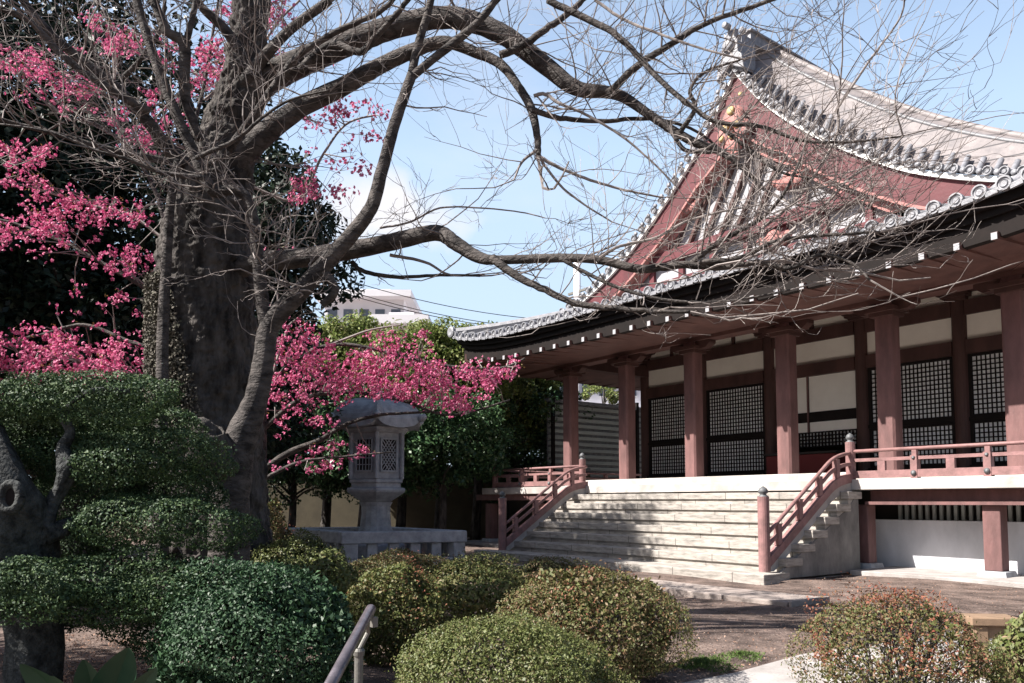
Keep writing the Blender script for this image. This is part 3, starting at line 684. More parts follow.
# ---------------------------------------------------------------- paving
def poly_ground(name, pts, z0, z1, m, label):
    c = [ground(px, py, z1) for px, py in pts]; n = len(c)
    mb = MB(); mb.add([(p.x, p.y, z1) for p in c] + [(p.x, p.y, z0) for p in c], [tuple(range(n)), tuple(range(2 * n - 1, n - 1, -1))] + [(i, i + n, (i + 1) % n + n, (i + 1) % n) for i in range(n)])
    o = mb.build(name, m, None, bevel=.01); o['kind'] = 'structure'; o['label'] = label; return o
mb = MB().box(X(3.45), X(11), 11.55, 12.9, -.1, .045).box(X(-8), X(-3.6), 11.55, 12.9, -.1, .045)
o = mb.build('paving_apron', M['path'], None, bevel=.01); o['kind'] = 'structure'
def kerbrun(y0, y1, xs, z, name):
    mb = MB()
    for a, b in zip(xs, xs[1:]): mb.box(a + .012, b - .012, y0 + random.uniform(-.02, .02), y1 + random.uniform(-.02, .02), -.1, z + random.uniform(-.01, .01))
    o = mb.build(name, M['kerb'], None, bevel=.012); o['kind'] = 'structure'; return o
g1 = ground(640, 583, .06); g2 = ground(825, 597, .06)
yk = (g1.y + g2.y) / 2
kerbrun(yk - .33, yk + .38, [g1.x - 4, g1.x - 2.4, g1.x - 1.1, g1.x + .1, g1.x + 1.35, g1.x + 2.2, g2.x], .05, 'path')
poly_ground('path', [(590, 700), (735, 672), (800, 654), (900, 640), (1000, 622), (1100, 632), (1100, 700), (900, 760)], -.1, .012, M['path'], 'pale concrete garden path')
st = ground(815, 571); mbs = MB().lathe([(.02, -.02), (.13, 0), (.15, .05), (.10, .10), (.02, .11)], (0, 0, 0), 7)
for i, v in enumerate(mbs.v): mbs.v[i] = (v[0] * 1.3 + random.uniform(-.015, .015) + st.x, v[1] + random.uniform(-.015, .015) + st.y, v[2] + random.uniform(-.01, .01))
tag(recenter(mbs.build('rock', M['kerb'], None, bevel=.01), st), 'small rough stone lying at the right foot of the stair', 'rock')

# ---------------------------------------------------------------- stone lantern and its fence
LD = 15.0
lb = at(376, 500, LD); L0 = Vector((lb.x, lb.y, 0))
lan = empty('stone_lantern', L0, 'large grey stone lantern with hexagonal roof standing inside a low stone fence', 'lantern')
def LZ(py): return at(376, py, LD).z
def hexl(prof, ph=R(33), n=6, c=L0): return MB().lathe(prof, c, n, phase=ph)
zb, zp, zc0, zc1, zr = LZ(527), LZ(501), LZ(470), LZ(432), LZ(425)
hexl([(.62, 0), (.62, .3), (.5, .38), (.5, zb - .1)]).build('base', M['stone'], lan, bevel=.02)
MB().lathe([(.34, zb - .12), (.29, zb + .02), (.27, (zb + zp) / 2), (.27, zp - .1), (.31, zp - .02)], L0, 16).build('shaft', M['stone'], lan, smooth=False)
hexl([(.30, zp - .02), (.42, zp + .05), (.60, zp + .16), (.62, zp + .20), (.60, zp + .24), (.52, zp + .25), (.52, zp + .33), (.56, zp + .34), (.56, zp + .40), (.45, zp + .41)]).build('platform', M['stone'], lan, bevel=.01)
z0 = zp + .41; z1 = LZ(434)
ch = hexl([(.50, z0), (.50, z1)]).build('light_chamber', M['stone'], lan)
for k in range(6):                        # corner pillars, windows
    a = R(33) + k * math.pi / 3; c = L0 + Vector((math.cos(a) * .54, math.sin(a) * .54, 0))
    subpart(MB().tube([(c.x, c.y, z0), (c.x, c.y, z1)], .04, 8), 'corner_pillar', M['stone'], ch)
    b = a + math.pi / 6; n_ = Vector((math.cos(b), math.sin(b), 0)); t_ = Vector((-n_.y, n_.x, 0)); q = L0 + n_ * .44
    zm0, zm1 = z0 + .14, z1 - .12
    mb = MB(); mb.bar(q + t_ * -.165 + Vector((0, 0, zm0)), q + t_ * -.165 + Vector((0, 0, zm1)), .03, .05, up=n_); mb.bar(q + t_ * .165 + Vector((0, 0, zm0)), q + t_ * .165 + Vector((0, 0, zm1)), .03, .05, up=n_)
    mb.bar(q + t_ * -.18 + Vector((0, 0, zm0)), q + t_ * .18 + Vector((0, 0, zm0)), .05, .03); mb.bar(q + t_ * -.18 + Vector((0, 0, zm1)), q + t_ * .18 + Vector((0, 0, zm1)), .05, .03)
    subpart(MB().bar(q - n_ * .001 + t_ * -.15 + Vector((0, 0, (zm0 + zm1) / 2)), q - n_ * .001 + t_ * .15 + Vector((0, 0, (zm0 + zm1) / 2)), .006, zm1 - zm0 - .02), 'window_dark_backing', M['dark'], ch)  # dark sheet behind the lattice for the shaded inside, deepens contrast
    nb = 5
    if k % 2 == 0:
        for i in range(1, nb):
            mb.bar(q + t_ * (-.165 + .33 * i / nb) + Vector((0, 0, zm0)), q + t_ * (-.165 + .33 * i / nb) + Vector((0, 0, zm1)), .015, .02, up=n_)
            zz_ = zm0 + (zm1 - zm0) * i / nb; mb.bar(q - t_ * .16 + Vector((0, 0, zz_)), q + t_ * .16 + Vector((0, 0, zz_)), .02, .015)
    else:
        for i in range(-3, 4):
            for sg in (-1, 1):
                pa = Vector((-.16, 0)); c0 = i * .09
                a_ = []; 
                for tt in (-.16, .16):
                    a_.append((tt, c0 + sg * tt * 1.4))
                h = (zm1 - zm0) / 2; (u0, v0), (u1, v1) = a_
                def clip(u0, v0, u1, v1):
                    if abs(v1 - v0) < 1e-6: return None
                    lo_, hi_ = 0, 1
                    for lim, sgn in ((h, 1), (-h, -1)):
                        d0 = sgn * (v0 - lim); d1 = sgn * (v1 - lim)
                        if d0 > 0 and d1 > 0: return None
                        if d0 > 0: lo_ = max(lo_, d0 / (d0 - d1))
                        if d1 > 0: hi_ = min(hi_, d0 / (d0 - d1))
                    if hi_ - lo_ < .08: return None
                    return [(u0 + (u1 - u0) * t, v0 + (v1 - v0) * t) for t in (lo_, hi_)]
                cc = clip(u0, v0, u1, v1)
                if cc: mb.bar(q + t_ * cc[0][0] + Vector((0, 0, (zm0 + zm1) / 2 + cc[0][1])), q + t_ * cc[1][0] + Vector((0, 0, (zm0 + zm1) / 2 + cc[1][1])), .014, .016, up=n_)
    wdw = subpart(mb, 'window', M['stone'], ch)
hexl([(.58, z1), (.66, z1 + .05), (.66, z1 + .09), (.5, z1 + .11)]).build('cornice', M['stone'], lan)
# six-sided domed roof with curled corners
zt0 = z1 + .10; zt1 = LZ(401); mb = MB(); n = 48; rowsr = []
for j in range(9):
    t = j / 8; rr = .86 * math.cos(t * math.pi / 2) ** .85 + .10 * t; zz_ = zt0 + .06 + (zt1 - zt0 - .06) * math.sin(t * math.pi / 2) ** 1.15
    row = []
    for k in range(n):
        a = 2 * math.pi * k / n; m6 = ((k % 8) / 8 - .5) * 2; hexf = 1 / math.cos(((k % 8) / 8) * math.pi / 3 - math.pi / 6)
        hexf = hexf * .92; ridge = .05 * (1 if k % 8 == 0 else 0)
        up = .09 * (1 - t) ** 3 * (1 - min(k % 8, 8 - k % 8) / 4) ** 2
        row.append(L0 + Vector((math.cos(a + R(33)) * rr * hexf, math.sin(a + R(33)) * rr * hexf, zz_ + ridge + up)))
    rowsr.append(row)
under = [L0 + Vector(((p - L0).x * .62, (p - L0).y * .62, zt0 + .0)) for p in rowsr[0]]
edge = [p + Vector((0, 0, -.09)) for p in rowsr[0]]
allr = [under, edge] + rowsr
vs_ = [p for r_ in allr for p in r_]; fs_ = []
for i in range(len(allr) - 1):
    for k in range(n): fs_.append((i * n + k, i * n + (k + 1) % n, (i + 1) * n + (k + 1) % n, (i + 1) * n + k))
fs_.append(tuple(range(n))); fs_.append(tuple((len(allr) - 1) * n + k for k in range(n)))
rf = MB().add(vs_, fs_).build('roof', M['stone'], lan)
for k in range(6):
    a = R(33) + k * math.pi / 3
    c = L0 + Vector((math.cos(a) * .88, math.sin(a) * .88, zt0 + .13)); c2 = L0 + Vector((math.cos(a) * 1.02, math.sin(a) * 1.02, zt0 + .2))
    subpart(MB().tube([c, (c + c2) / 2 + Vector((0, 0, .01)), c2], [.05, .075, .05], 10), 'corner_scroll', M['stone'], rf, smooth=True)
MB().lathe([(.10, zt1 - .05), (.14, zt1), (.1, zt1 + .05), (.13, zt1 + .10), (.11, zt1 + .18), (.02, zt1 + .25)], L0, 12).build('finial', M['stone'], lan, smooth=True)
# low stone fence round it, corner towards the camera
c_r = at(456, 545, 14.0); c_r.z = 0; c_l = at(289, 530, 15.4); c_l.z = 0; c_f = at(350, 540, 13.4); c_f.z = 0
zt = LZ(527) ; zt = at(400, 531, 13.7).z
fen = empty('stone_fence', c_f, 'low grey stone fence of square pillars and thick rail around the stone lantern', 'fence')
c_b = c_r + c_l - c_f
cn = [c_f, c_r, c_b, c_l]
for i in range(4):
    a, b = cn[i], cn[(i + 1) % 4]; d_ = (b - a).normalized()
    e = .16 if i % 2 == 0 else -.12
    MB().bar(a - d_ * e + Vector((0, 0, zt - .1)), b + d_ * e + Vector((0, 0, zt - .1)), .30, .20).build('top_rail', M['stone'], fen, bevel=.02)
    MB().bar(a - d_ * e + Vector((0, 0, .06)), b + d_ * e + Vector((0, 0, .06)), .30, .16).build('base_rail', M['stone'], fen, bevel=.02)
    L = (b - a).length; nn = max(3, int(L / .36))
    for k in range(nn + (0 if i else 0)):
        c = a + (b - a) * ((k) / nn); wv = .10 if k else .14
        MB().bar(c + Vector((0, 0, .142)), c + Vector((0, 0, zt - .202)), wv * 1.7, wv * 1.7, up=d_).build('pillar', M['stone'], fen, bevel=.012)

# ---------------------------------------------------------------- background: wall, siding, buildings, cables
def depthpt(px, d, z): p = at(px, 497, d); return Vector((p.x, p.y, z))
a = depthpt(40, 24, 0); b = depthpt(590, 24.5, 0)
bw = empty('boundary_wall', (a + b) / 2, 'ochre plastered boundary wall behind the stone lantern and the trees', 'wall')
MB().bar(a + Vector((0, 0, 1.0)), b + Vector((0, 0, 1.0)), .2, 2.0).build('wall_panel', M['wallbeige'], bw)
MB().bar(a + Vector((0, 0, 2.06)), b + Vector((0, 0, 2.06)), .36, .1).build('coping', M['tileG'], bw)
SX = -18.2
sf = empty('metal_fence', (SX, 20, 0), 'tall grey ribbed metal fence beyond the left end of the veranda', 'fence')
mb = MB()
for i in range(21): mb.box(SX - .055, SX + .03, 15.0, 27, .2 + i * .185, .2 + i * .185 + .10)
mb.build('slat_panel', M['siding'], sf)
MB().box(SX - .10, SX - .06, 15, 27, 0, 4.05).build('back_panel', M['tileG'], sf)
MB().box(SX - .12, SX + .10, 14.9, 27.1, 4.06, 4.16).build('coping', M['tileG'], sf)
for yy in (15.05, 18.6, 22, 25.5): MB().box(SX + .032, SX + .11, yy, yy + .1, 0, 4.3).build('post', M['dark'], sf)

def building(name, px0, px1, ytop, d, depth, label, floors, setb=None, winc=5):
    a = at(px0, ytop, d); b = at(px1, ytop, d); H = (a.z + b.z) / 2
    root = empty(name, Vector(((a.x + b.x) / 2, (a.y + b.y) / 2, 0)), label, 'building')
    ux = (Vector((b.x, b.y, 0)) - Vector((a.x, a.y, 0))); W = ux.length; ux.normalize(); uy = Vector((-ux.y, ux.x, 0))
    if uy.dot(FH) < 0: uy = -uy
    o0 = Vector((a.x, a.y, 0))
    def obox(x0, x1, y0, y1, z0, z1):
        mb = MB(); mb.add([o0 + ux * x + uy * y + Vector((0, 0, z)) for z in (z0, z1) for x, y in ((x0, y0), (x1, y0), (x1, y1), (x0, y1))],
                          [(0, 3, 2, 1), (4, 5, 6, 7), (0, 1, 5, 4), (1, 2, 6, 5), (2, 3, 7, 6), (3, 0, 4, 7)]); return mb
    obox(0, W, .01, depth, 0, H - .6).build('wall', M['bwhite'], root)
    obox(-.7, W + .7, -1.1, depth + .5, H - .6, H - .1).build('roof_slab', M['bwhite'], root)
    obox(0, W * .8, 1, depth - 1, H - .1, H + .5).build('parapet', M['bwhite'], root)
    fh = 3.1
    for f in range(floors):
        zz_ = H - .6 - (f + 1) * fh
        if zz_ < 0: break
        for k in range(winc):
            xx = W * (k + .5) / winc
            wn = obox(xx - W / winc * .3, xx + W / winc * .3, -.06, -.003, zz_ + 1, zz_ + 2.3).build('window', M['bglass'], root)
            subpart(obox(xx - W / winc * .34, xx + W / winc * .34, -.12, -.063, zz_ + .9, zz_ + .98), 'sill', M['white'], wn)
        obox(-.3, W + .3, -.9, -.003, zz_ - .12, zz_ + .05).build('balcony_slab', M['bwhite'], root)
    return root
building('apartment_building', 325, 404, 292, 62, 14, 'pale flat roofed apartment block rising behind the sunlit hedge', 5)
building('house', 386, 418, 317, 44, 8, 'small white building with a flat roof just above the hedge', 3, winc=3)
building('office_building', 548, 640, 318, 58, 14, 'light building seen between the end columns behind the ribbed fence', 5, winc=4)
pl = at(577, 262, 36)
up_ = empty('utility_pole', (pl.x, pl.y, 0), 'pale utility pole rising behind the left slope of the temple roof', 'utility pole')
MB().tube([(pl.x, pl.y, 0), (pl.x, pl.y, pl.z)], [.22, .16], 12).build('pole', M['bwhite'], up_, smooth=True)
MB().bar((pl.x - .6, pl.y, pl.z - 1.4), (pl.x + .6, pl.y, pl.z - 1.4), .1, .1).build('crossarm', M['iron2'], up_)
for i, (ya, yb, lab) in enumerate(((282, 318, 'upper thin power cable sloping down towards the temple roof'), (293, 327, 'middle power cable of the three over the hedge'), (297, 329, 'lowest power cable of the three over the hedge'))):
    A = at(300, ya - 18, 30); B = at(577, yb + 3, 36)
    pts = [A + (B - A) * t + Vector((0, 0, -.5 * 4 * t * (1 - t))) for t in [k / 16 for k in range(17)]]
    tag(recenter(MB().tube(pts, .016, 5).build('power_cable', M['dark'], None), A), lab, 'cable', 'power cables over the hedge')

# ---------------------------------------------------------------- foliage helpers
def blob_surface(c, rad, n, bump=.1, low=-.25, seed=0):
    """points and normals spread over a lumpy dome"""
    r_ = np.random.default_rng(seed)
    u = unit(r_.normal(0, 1, (int(n * 2.2), 3))); u = u[u[:, 2] > low][:n]
    k = r_.normal(0, 1, (9, 3)) * 3.2; ph = r_.uniform(0, 6.28, 9)
    f = 1 + bump * sum(np.sin(u @ k[i] + ph[i]) for i in range(9)) / 2.2
    f *= 1 + r_.normal(0, .022, len(u)) + np.where(r_.random(len(u)) < .03, r_.uniform(0, .10, len(u)), 0)
    k2 = r_.normal(0, 1, (7, 3)) * 9; f *= 1 + bump * .32 * sum(np.sin(u @ k2[i] + ph[i]) for i in range(7)) / 2
    dd = np.where(r_.random(len(u)) < .3, r_.uniform(.86, .99, len(u)), 1.0)
    Pp = np.array(c) + u * np.array(rad) * (f * dd)[:, None]
    return Pp, unit(u / np.array(rad))
def shrub(name, px, pyb, w_px, top_py, d, m, label, n=9000, leaf=.022, tip=None, tipn=0, low=-.3, group='clipped azalea mounds', sparse=False, cat='shrub', bump=.11, depth=1.0, seed=1):
    base = at(px, 497, d); gz_ = gz(base.x, base.y); r = w_px / 2 / F * d; top = at(px, top_py, d).z
    H = top - gz_; c = Vector((base.x, base.y, gz_ + H * .36)); rad = (r, r * depth, H * .64)
    # orient: ellipsoid with unequal horizontal radii is fine as circle
    root = empty(name, (base.x, base.y, gz_), label, cat, group)
    Pp, Nn = blob_surface(c, rad, n, bump, low, seed)
    keep = Pp[:, 2] > gz_ + .02; Pp, Nn = Pp[keep], Nn[keep]
    V, Fq = leafquads(Pp, Nn * 1.1, leaf, leaf * .5, .75)
    npmesh('foliage', V, Fq, m, root)
    if True:                       # inner leaf layer that closes the mound
        Pi, Ni = blob_surface(c, [q * (.8 if sparse else .9) for q in rad], n // (6 if sparse else 2), bump, low, seed)
        Pi = Pi[Pi[:, 2] > gz_]; V, Fq = leafquads(Pi, Ni[:len(Pi)], leaf * 1.7, leaf * 1.1, .5)
        npmesh('inner_foliage', V, Fq, m, root)
    if tip:
        Pt, Nt = blob_surface(c, [q * 1.015 for q in rad], tipn * 3, bump, .15, seed)
        r2_ = np.random.default_rng(seed + 99); nzv = np.sin(Pt @ np.array([7.1, 3.3, 5.]) * 1.3) + np.sin(Pt @ np.array([-3.1, 8.3, 2.]) * 1.7) + .6 * (Nt[:, 2])
        Pt = Pt[np.argsort(-(nzv + r2_.normal(0, 1.3, len(nzv))))[:tipn]]; Nt = np.tile([0, 0, 1.], (len(Pt), 1))
        V, Fq = leafquads(Pt, Nt, leaf * 1.05, leaf * .5, .8); npmesh('young_leaves', V, Fq, tip, root)
    # stems
    mb = MB(); nst = 42 if sparse else 16
    for i in range(nst):
        a = random.uniform(0, 6.28); e = random.uniform(.15, 1); tr = Vector((math.cos(a) * r * e * .93, math.sin(a) * r * e * .93 * depth, H * (.42 + .56 * math.sqrt(max(0, 1 - e * e)))))
        p0 = Vector((base.x + random.uniform(-.05, .05), base.y + random.uniform(-.05, .05), gz_ - .03)); p3 = Vector((base.x, base.y, gz_)) + tr
        mid = p0.lerp(p3, .45) + Vector((random.uniform(-.06, .06), random.uniform(-.06, .06), -.04)); pts = spline([p0, mid, p3], 4)
        mb.tube(pts, interp([.008, .006, .0025], 4), 4)
        for q in range(5 if sparse else 0):
            s_ = pts[random.randint(3, 7)]; e_ = s_ + Vector((random.uniform(-.12, .12), random.uniform(-.12, .12), random.uniform(.03, .14))); mb.tube([s_, (s_ + e_) / 2 + Vector((0, 0, .01)), e_], [.004, .003, .0018], 3)
    mb.build('stems', M['bark'], root)
    return root

def crown(c, rad, clumps, per, leaf, m, parent, name='crown', seed=1, shell=.5, clr=None, flat=1):
    r_ = np.random.default_rng(seed)
    u = unit(r_.normal(0, 1, (clumps, 3))) * (r_.uniform(shell, 1, (clumps, 1)) ** .6)
    cc = np.array(c) + u * np.array(rad)
    cr_ = (clr or min(rad) * .3) * r_.uniform(.6, 1.3, clumps)
    off = unit(r_.normal(0, 1, (clumps * per, 3))) * (r_.uniform(.25, 1, (clumps * per, 1)) ** .5)
    idx = np.repeat(np.arange(clumps), per); off[:, 2] *= flat
    Pp = cc[idx] + off * cr_[idx][:, None]
    Nn = off * .6 + np.array([0, 0, .5])
    V, Fq = leafquads(Pp, Nn, leaf, leaf * .5, .7)
    return npmesh(name, V, Fq, m, parent)
def bgtree(name, px, d, z0, z1, r, m, label, clumps=90, per=170, leaf=.13, group=None, seed=1, trunk=.16, shell=.35, flat=.8, zbase=0):
    b = depthpt(px, d, zbase); root = empty(name, b, label, 'tree', group)
    H = z1 - z0
    mb = MB(); mb.tube(spline([b + Vector((0, 0, -.1)), b + Vector((.08, .05, z0 * .6)), b + Vector((-.05, .1, z0 + H * .4)), b + Vector((.05, 0, z1 - H * .1))], 4), interp([trunk * 1.3, trunk, trunk * .7, trunk * .2], 4), 10, jit=.08)
    mb.build('trunk', M['bark'], root, smooth=True)
    mb = MB()
    for i in range(16):
        a = random.uniform(0, 6.28); zz_ = z0 + H * random.uniform(-.05, .6); s_ = b + Vector((0, 0, zz_)); e_ = s_ + Vector((math.cos(a) * r * .75, math.sin(a) * r * .75, H * random.uniform(.05, .3)))
        mb.tube(spline([s_, s_.lerp(e_, .5) + Vector((0, 0, .1)), e_], 3), interp([trunk * .4, trunk * .25, .02], 3), 5)
    mb.build('limbs', M['bark'], root)
    crown((b.x, b.y, (z0 + z1) / 2), (r, r, H / 2), clumps, per, leaf, m, root, seed=seed, shell=shell, flat=flat)
    return root

# dark evergreens filling the left background
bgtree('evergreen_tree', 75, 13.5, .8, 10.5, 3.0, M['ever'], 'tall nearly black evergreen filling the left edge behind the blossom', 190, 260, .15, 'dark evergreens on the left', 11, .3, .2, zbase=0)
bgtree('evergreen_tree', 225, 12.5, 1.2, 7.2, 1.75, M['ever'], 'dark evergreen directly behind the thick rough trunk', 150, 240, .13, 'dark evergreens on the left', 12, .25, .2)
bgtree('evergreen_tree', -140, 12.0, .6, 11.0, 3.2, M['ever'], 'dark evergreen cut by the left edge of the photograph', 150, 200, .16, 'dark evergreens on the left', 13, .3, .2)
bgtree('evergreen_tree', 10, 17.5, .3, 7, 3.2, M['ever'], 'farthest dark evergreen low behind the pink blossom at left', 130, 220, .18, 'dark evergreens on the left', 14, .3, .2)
bs = Vector((0, 0, 0)) + RT * -7.2 + FH * 4.2
def offtree(xr, dd, z0, z1, r_, lab, sd__, cl=120):
    p = RT * xr + FH * dd; px = 512 + F * xr / dd
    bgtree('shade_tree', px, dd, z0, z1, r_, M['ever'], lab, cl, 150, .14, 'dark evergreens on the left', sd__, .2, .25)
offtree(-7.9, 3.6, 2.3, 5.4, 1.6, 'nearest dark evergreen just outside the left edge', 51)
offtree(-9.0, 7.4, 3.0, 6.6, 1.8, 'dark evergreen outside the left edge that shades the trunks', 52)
# row behind lantern
for i, (px, d, zt_, r, sd_, lab) in enumerate(((290, 21, 4.6, 1.6, 21, 'broadleaf evergreen left of the stone lantern, partly hidden by the trunks'), (365, 20.5, 4.1, 1.6, 22, 'broadleaf evergreen right behind the stone lantern roof'),
        (440, 20.5, 4.1, 1.6, 23, 'broadleaf evergreen just right of the stone lantern'), (503, 24.2, 4.9, 1.75, 24, 'broadleaf evergreen below the corner of the temple eave'), (545, 25.6, 5.4, 1.45, 25, 'broadleaf evergreen beside the left end column of the hall'))):
    bgtree('broadleaf_tree', px, d, 1.15, zt_, r, M['camell'], lab, 80, 230, .13, 'evergreens behind the stone lantern', sd_, .1, .3, flat=.8)
for i, (px, d, zt_, r, sd_, lab) in enumerate(((325, 22.6, 6.15, 1.4, 31, 'sunlit yellow green hedge tree at the left end of the tall hedge'), (362, 22.8, 6.2, 1.5, 32, 'sunlit yellow green hedge tree left of the small white building'),
        (400, 22.6, 6.25, 1.5, 33, 'sunlit yellow green hedge tree below the small white building'), (438, 22.9, 6.35, 1.5, 34, 'sunlit yellow green hedge tree rising over the densest blossom'),
        (475, 23.4, 6.3, 1.45, 35, 'sunlit yellow green hedge tree left of the eave tip'), (512, 24.6, 6.4, 1.4, 36, 'sunlit yellow green hedge tree touching the tip of the temple eave'))):
    bgtree('hedge_tree', px, d, 2.6, zt_, r, M['bamboo'], lab, 120, 260, .13, 'sunlit hedge trees at the back', sd_, .12, .3, flat=.9)
bgtree('garden_tree', 604, 32, 3, 6.6, .9, M['bamboo'], 'small light green tree seen between the two leftmost columns', 30, 120, .14, None, 41, .08)

# ---------------------------------------------------------------- bare trees built limb by limb
class Tree:
    def __init__(s): s.curl = .14; s.big = MB(); s.small = MB(); s.nodes = []
    def limb(s, pts, d, rpx, n=9, jit=.05, sub=6, twigs=None, tl=(.35, 1.1), ends=True):
        """pts px list; d single or list of depths; rpx radii in pixels"""
        if not hasattr(d, '__len__'): d = [d] * len(pts)
        if len(d) == 2 and len(pts) != 2: d = [d[0] + (d[1] - d[0]) * i / (len(pts) - 1) for i in range(len(pts))]
        if len(rpx) == 2 and len(pts) != 2: rpx = [rpx[0] + (rpx[1] - rpx[0]) * i / (len(pts) - 1) for i in range(len(pts))]
        W = [at(x, y, dd) for (x, y), dd in zip(pts, d)]; rr = [r * (.78 if r > 5 else .92) * dd / F for r, dd in zip(rpx, d)]
        C = spline(W, sub); Rr = interp(rr, sub)
        for i in range(1, len(C) - 1): C[i] = C[i] + Vector((random.gauss(0, 1), random.gauss(0, 1), random.gauss(0, 1))) * Rr[i] * (.10 if Rr[i] < .03 else .02)
        (s.big if max(rpx) > 2.2 else s.small).tube(C, Rr, n if max(rpx) > 3 else 6, jit=jit)
        for i in range(len(C)): s.nodes.append((C[i], Rr[i]))
        if twigs: s.twig_along(C, Rr, twigs, tl)
        if ends: s.grow(C[-1], (C[-1] - C[-3]).normalized(), tl[1], Rr[-1] * .8, 2)
        return C, Rr
    def twig_along(s, C, Rr, cnt, tl):
        for _ in range(int(cnt * (.5 if C[0].dot(RT) < -1.5 else .48))):
            i = random.randint(1, len(C) - 2); ax = (C[i + 1] - C[i - 1]).normalized()
            dr = Vector((random.gauss(0, 1), random.gauss(0, 1), random.gauss(.35, .8))); dr = (dr - ax * dr.dot(ax)).normalized() + ax * random.uniform(.1, 1.0)
            s.grow(C[i], dr.normalized(), random.uniform(*tl), min(Rr[i] * .45, random.uniform(.004, .009)), 2)
    def grow(s, p, d, L, r, lev):
        r = max(r, .0024); n = 6; pts = [p]; dd = d.copy(); st = L / n; rad = [r]
        for k in range(n):
            dd = (dd + Vector((random.gauss(0, 1), random.gauss(0, 1), random.gauss(0, 1))) * s.curl + Vector((0, 0, .04 if dd.z > -.25 else .35))).normalized()
            pts.append(pts[-1] + dd * st * random.uniform(.8, 1.2)); rad.append(max(r * (1 - .72 * (k + 1) / n), .0014))
        s.small.tube(pts, rad, 4 if r > .004 else 3, cap=False)
        if lev > 0:
            for k in range(random.choice((2, 3, 4)) if lev > 1 else random.choice((1, 2, 3))):
                i = random.randint(1, n); side = dd.cross(Vector((random.gauss(0, 1), random.gauss(0, 1), random.gauss(0, 1)))).normalized()
                ax = (pts[i] - pts[i - 1]).normalized(); s.grow(pts[i], (ax * random.uniform(.5, 1.1) + side * random.uniform(.4, .9)).normalized(), L * random.uniform(.35, .65), rad[i] * .7, lev - 1)
        else:
            pass
# --- thick rough trunked tree
D1 = 7.0
b1 = depthpt(212, D1, 0); big = empty('big_tree', b1, 'huge old tree with thick rough bark and bare limbs arching over the stair', 'tree')
T = Tree()
tr_pts = [(214, 640), (212, 560), (210, 470), (206, 400), (203, 330), (205, 265), (212, 205), (228, 140), (243, 80), (250, 20), (252, -50)]
tr_r = [64, 57, 52, 50, 49, 46, 38, 27, 21, 18, 16]
C = spline([at(x, y, D1) for x, y in tr_pts], 10); Rr = [r * D1 / F for r in interp(tr_r, 10)]
tm = MB().tube(C, Rr, 40, jit=.045)
trunk = tm.build('trunk', M['bark'], big, smooth=True)
dsp = bpy.data.textures.new('barkdisp', 'CLOUDS'); dsp.noise_scale = .12; dsp.noise_depth = 3
sb = trunk.modifiers.new('sub', 'SUBSURF'); sb.levels = 2; sb.render_levels = 2
dm = trunk.modifiers.new('disp', 'DISPLACE'); dm.texture = dsp; dm.strength = .08; dm.mid_level = .5
dsp2 = bpy.data.textures.new('barkfine', 'VORONOI'); dsp2.noise_scale = .045
dm2 = trunk.modifiers.new('disp fine', 'DISPLACE'); dm2.texture = dsp2; dm2.strength = .035; dm2.mid_level = .4
# main limbs
T.limb([(208, 225), (225, 178), (258, 140), (300, 108), (340, 88), (380, 66), (415, 50), (445, 42), (475, 52), (500, 64), (518, 86), (531, 108), (537, 135), (538, 156)], [7.0, 6.3], [20, 18, 15, 13, 12, 10.5, 9.5, 8, 7, 6.5, 5.5, 5, 4, 3], 12, twigs=38)
T.limb([(538, 156), (560, 168), (590, 180), (625, 190), (660, 197)], 6.3, [2.2, 1], twigs=10); T.limb([(537, 150), (522, 162), (514, 180)], 6.3, [2, 1], twigs=5)
T.limb([(540, 158), (560, 185), (585, 205), (612, 222)], 6.3, [1.6, .8], twigs=6)
T.limb([(532, 110), (560, 118), (600, 121), (650, 119), (690, 128), (722, 150)], [6.3, 6.6], [3.4, 1.2], twigs=22)
T.limb([(534, 96), (545, 94), (560, 104), (585, 114), (620, 135), (650, 160), (675, 185)], [6.3, 6.1], [2.2, .9], twigs=14)
T.limb([(240, 95), (280, 72), (320, 55), (360, 38), (400, 25), (450, 18), (500, 33), (545, 65), (575, 88), (605, 92), (625, 98), (660, 122), (690, 140), (716, 150), (740, 165), (765, 190)], [7.0, 6.0], [22, 19, 17, 15.5, 14.5, 14, 13, 12, 10, 8, 7, 5.5, 5, 4, 3, 2], 12, twigs=62)
T.limb([(655, 118), (670, 130), (685, 150), (712, 152)], [6.2, 6.1], [3, 2]); T.limb([(680, 133), (695, 108), (690, 90), (705, 72), (740, 60)], [6.2, 6.0], [3, 1.2], twigs=20)
T.limb([(500, 55), (518, 48), (545, 30), (572, 10), (590, -8)], [6.5, 6.3], [4.5, 3], twigs=14)
T.limb([(610, 92), (640, 64), (672, 44), (705, 24), (760, 4), (800, -10)], [6.3, 5.6], [4.5, 1.8], twigs=40)
T.limb([(548, 0), (585, 18), (612, 32), (640, 58), (662, 82), (690, 105), (716, 122), (760, 126), (800, 140), (850, 142), (903, 136)], [5.9, 5.2], [4, 3.8, 3.6, 3.3, 3, 2.8, 2.6, 2.2, 1.8, 1.5, 1], twigs=66)
T.limb([(595, 0), (625, 20), (660, 34), (700, 48), (745, 60)], [6.0, 5.6], [1.8, 1], twigs=22)
T.limb([(716, 124), (750, 150), (780, 172), (812, 178)], [5.6, 5.3], [2.4, 1], twigs=30)
T.limb([(903, 136), (880, 160), (850, 178), (825, 205), (795, 228), (770, 250)], [5.2, 5.2], [1.2, 2.2], twigs=26)
T.limb([(903, 136), (895, 100), (905, 60), (925, 20)], [5.2, 4.9], [1.1, .5], twigs=12)
T.limb([(835, 112), (870, 60), (900, 18), (905, -10)], [5.3, 5.0], [1.5, .8], twigs=22)
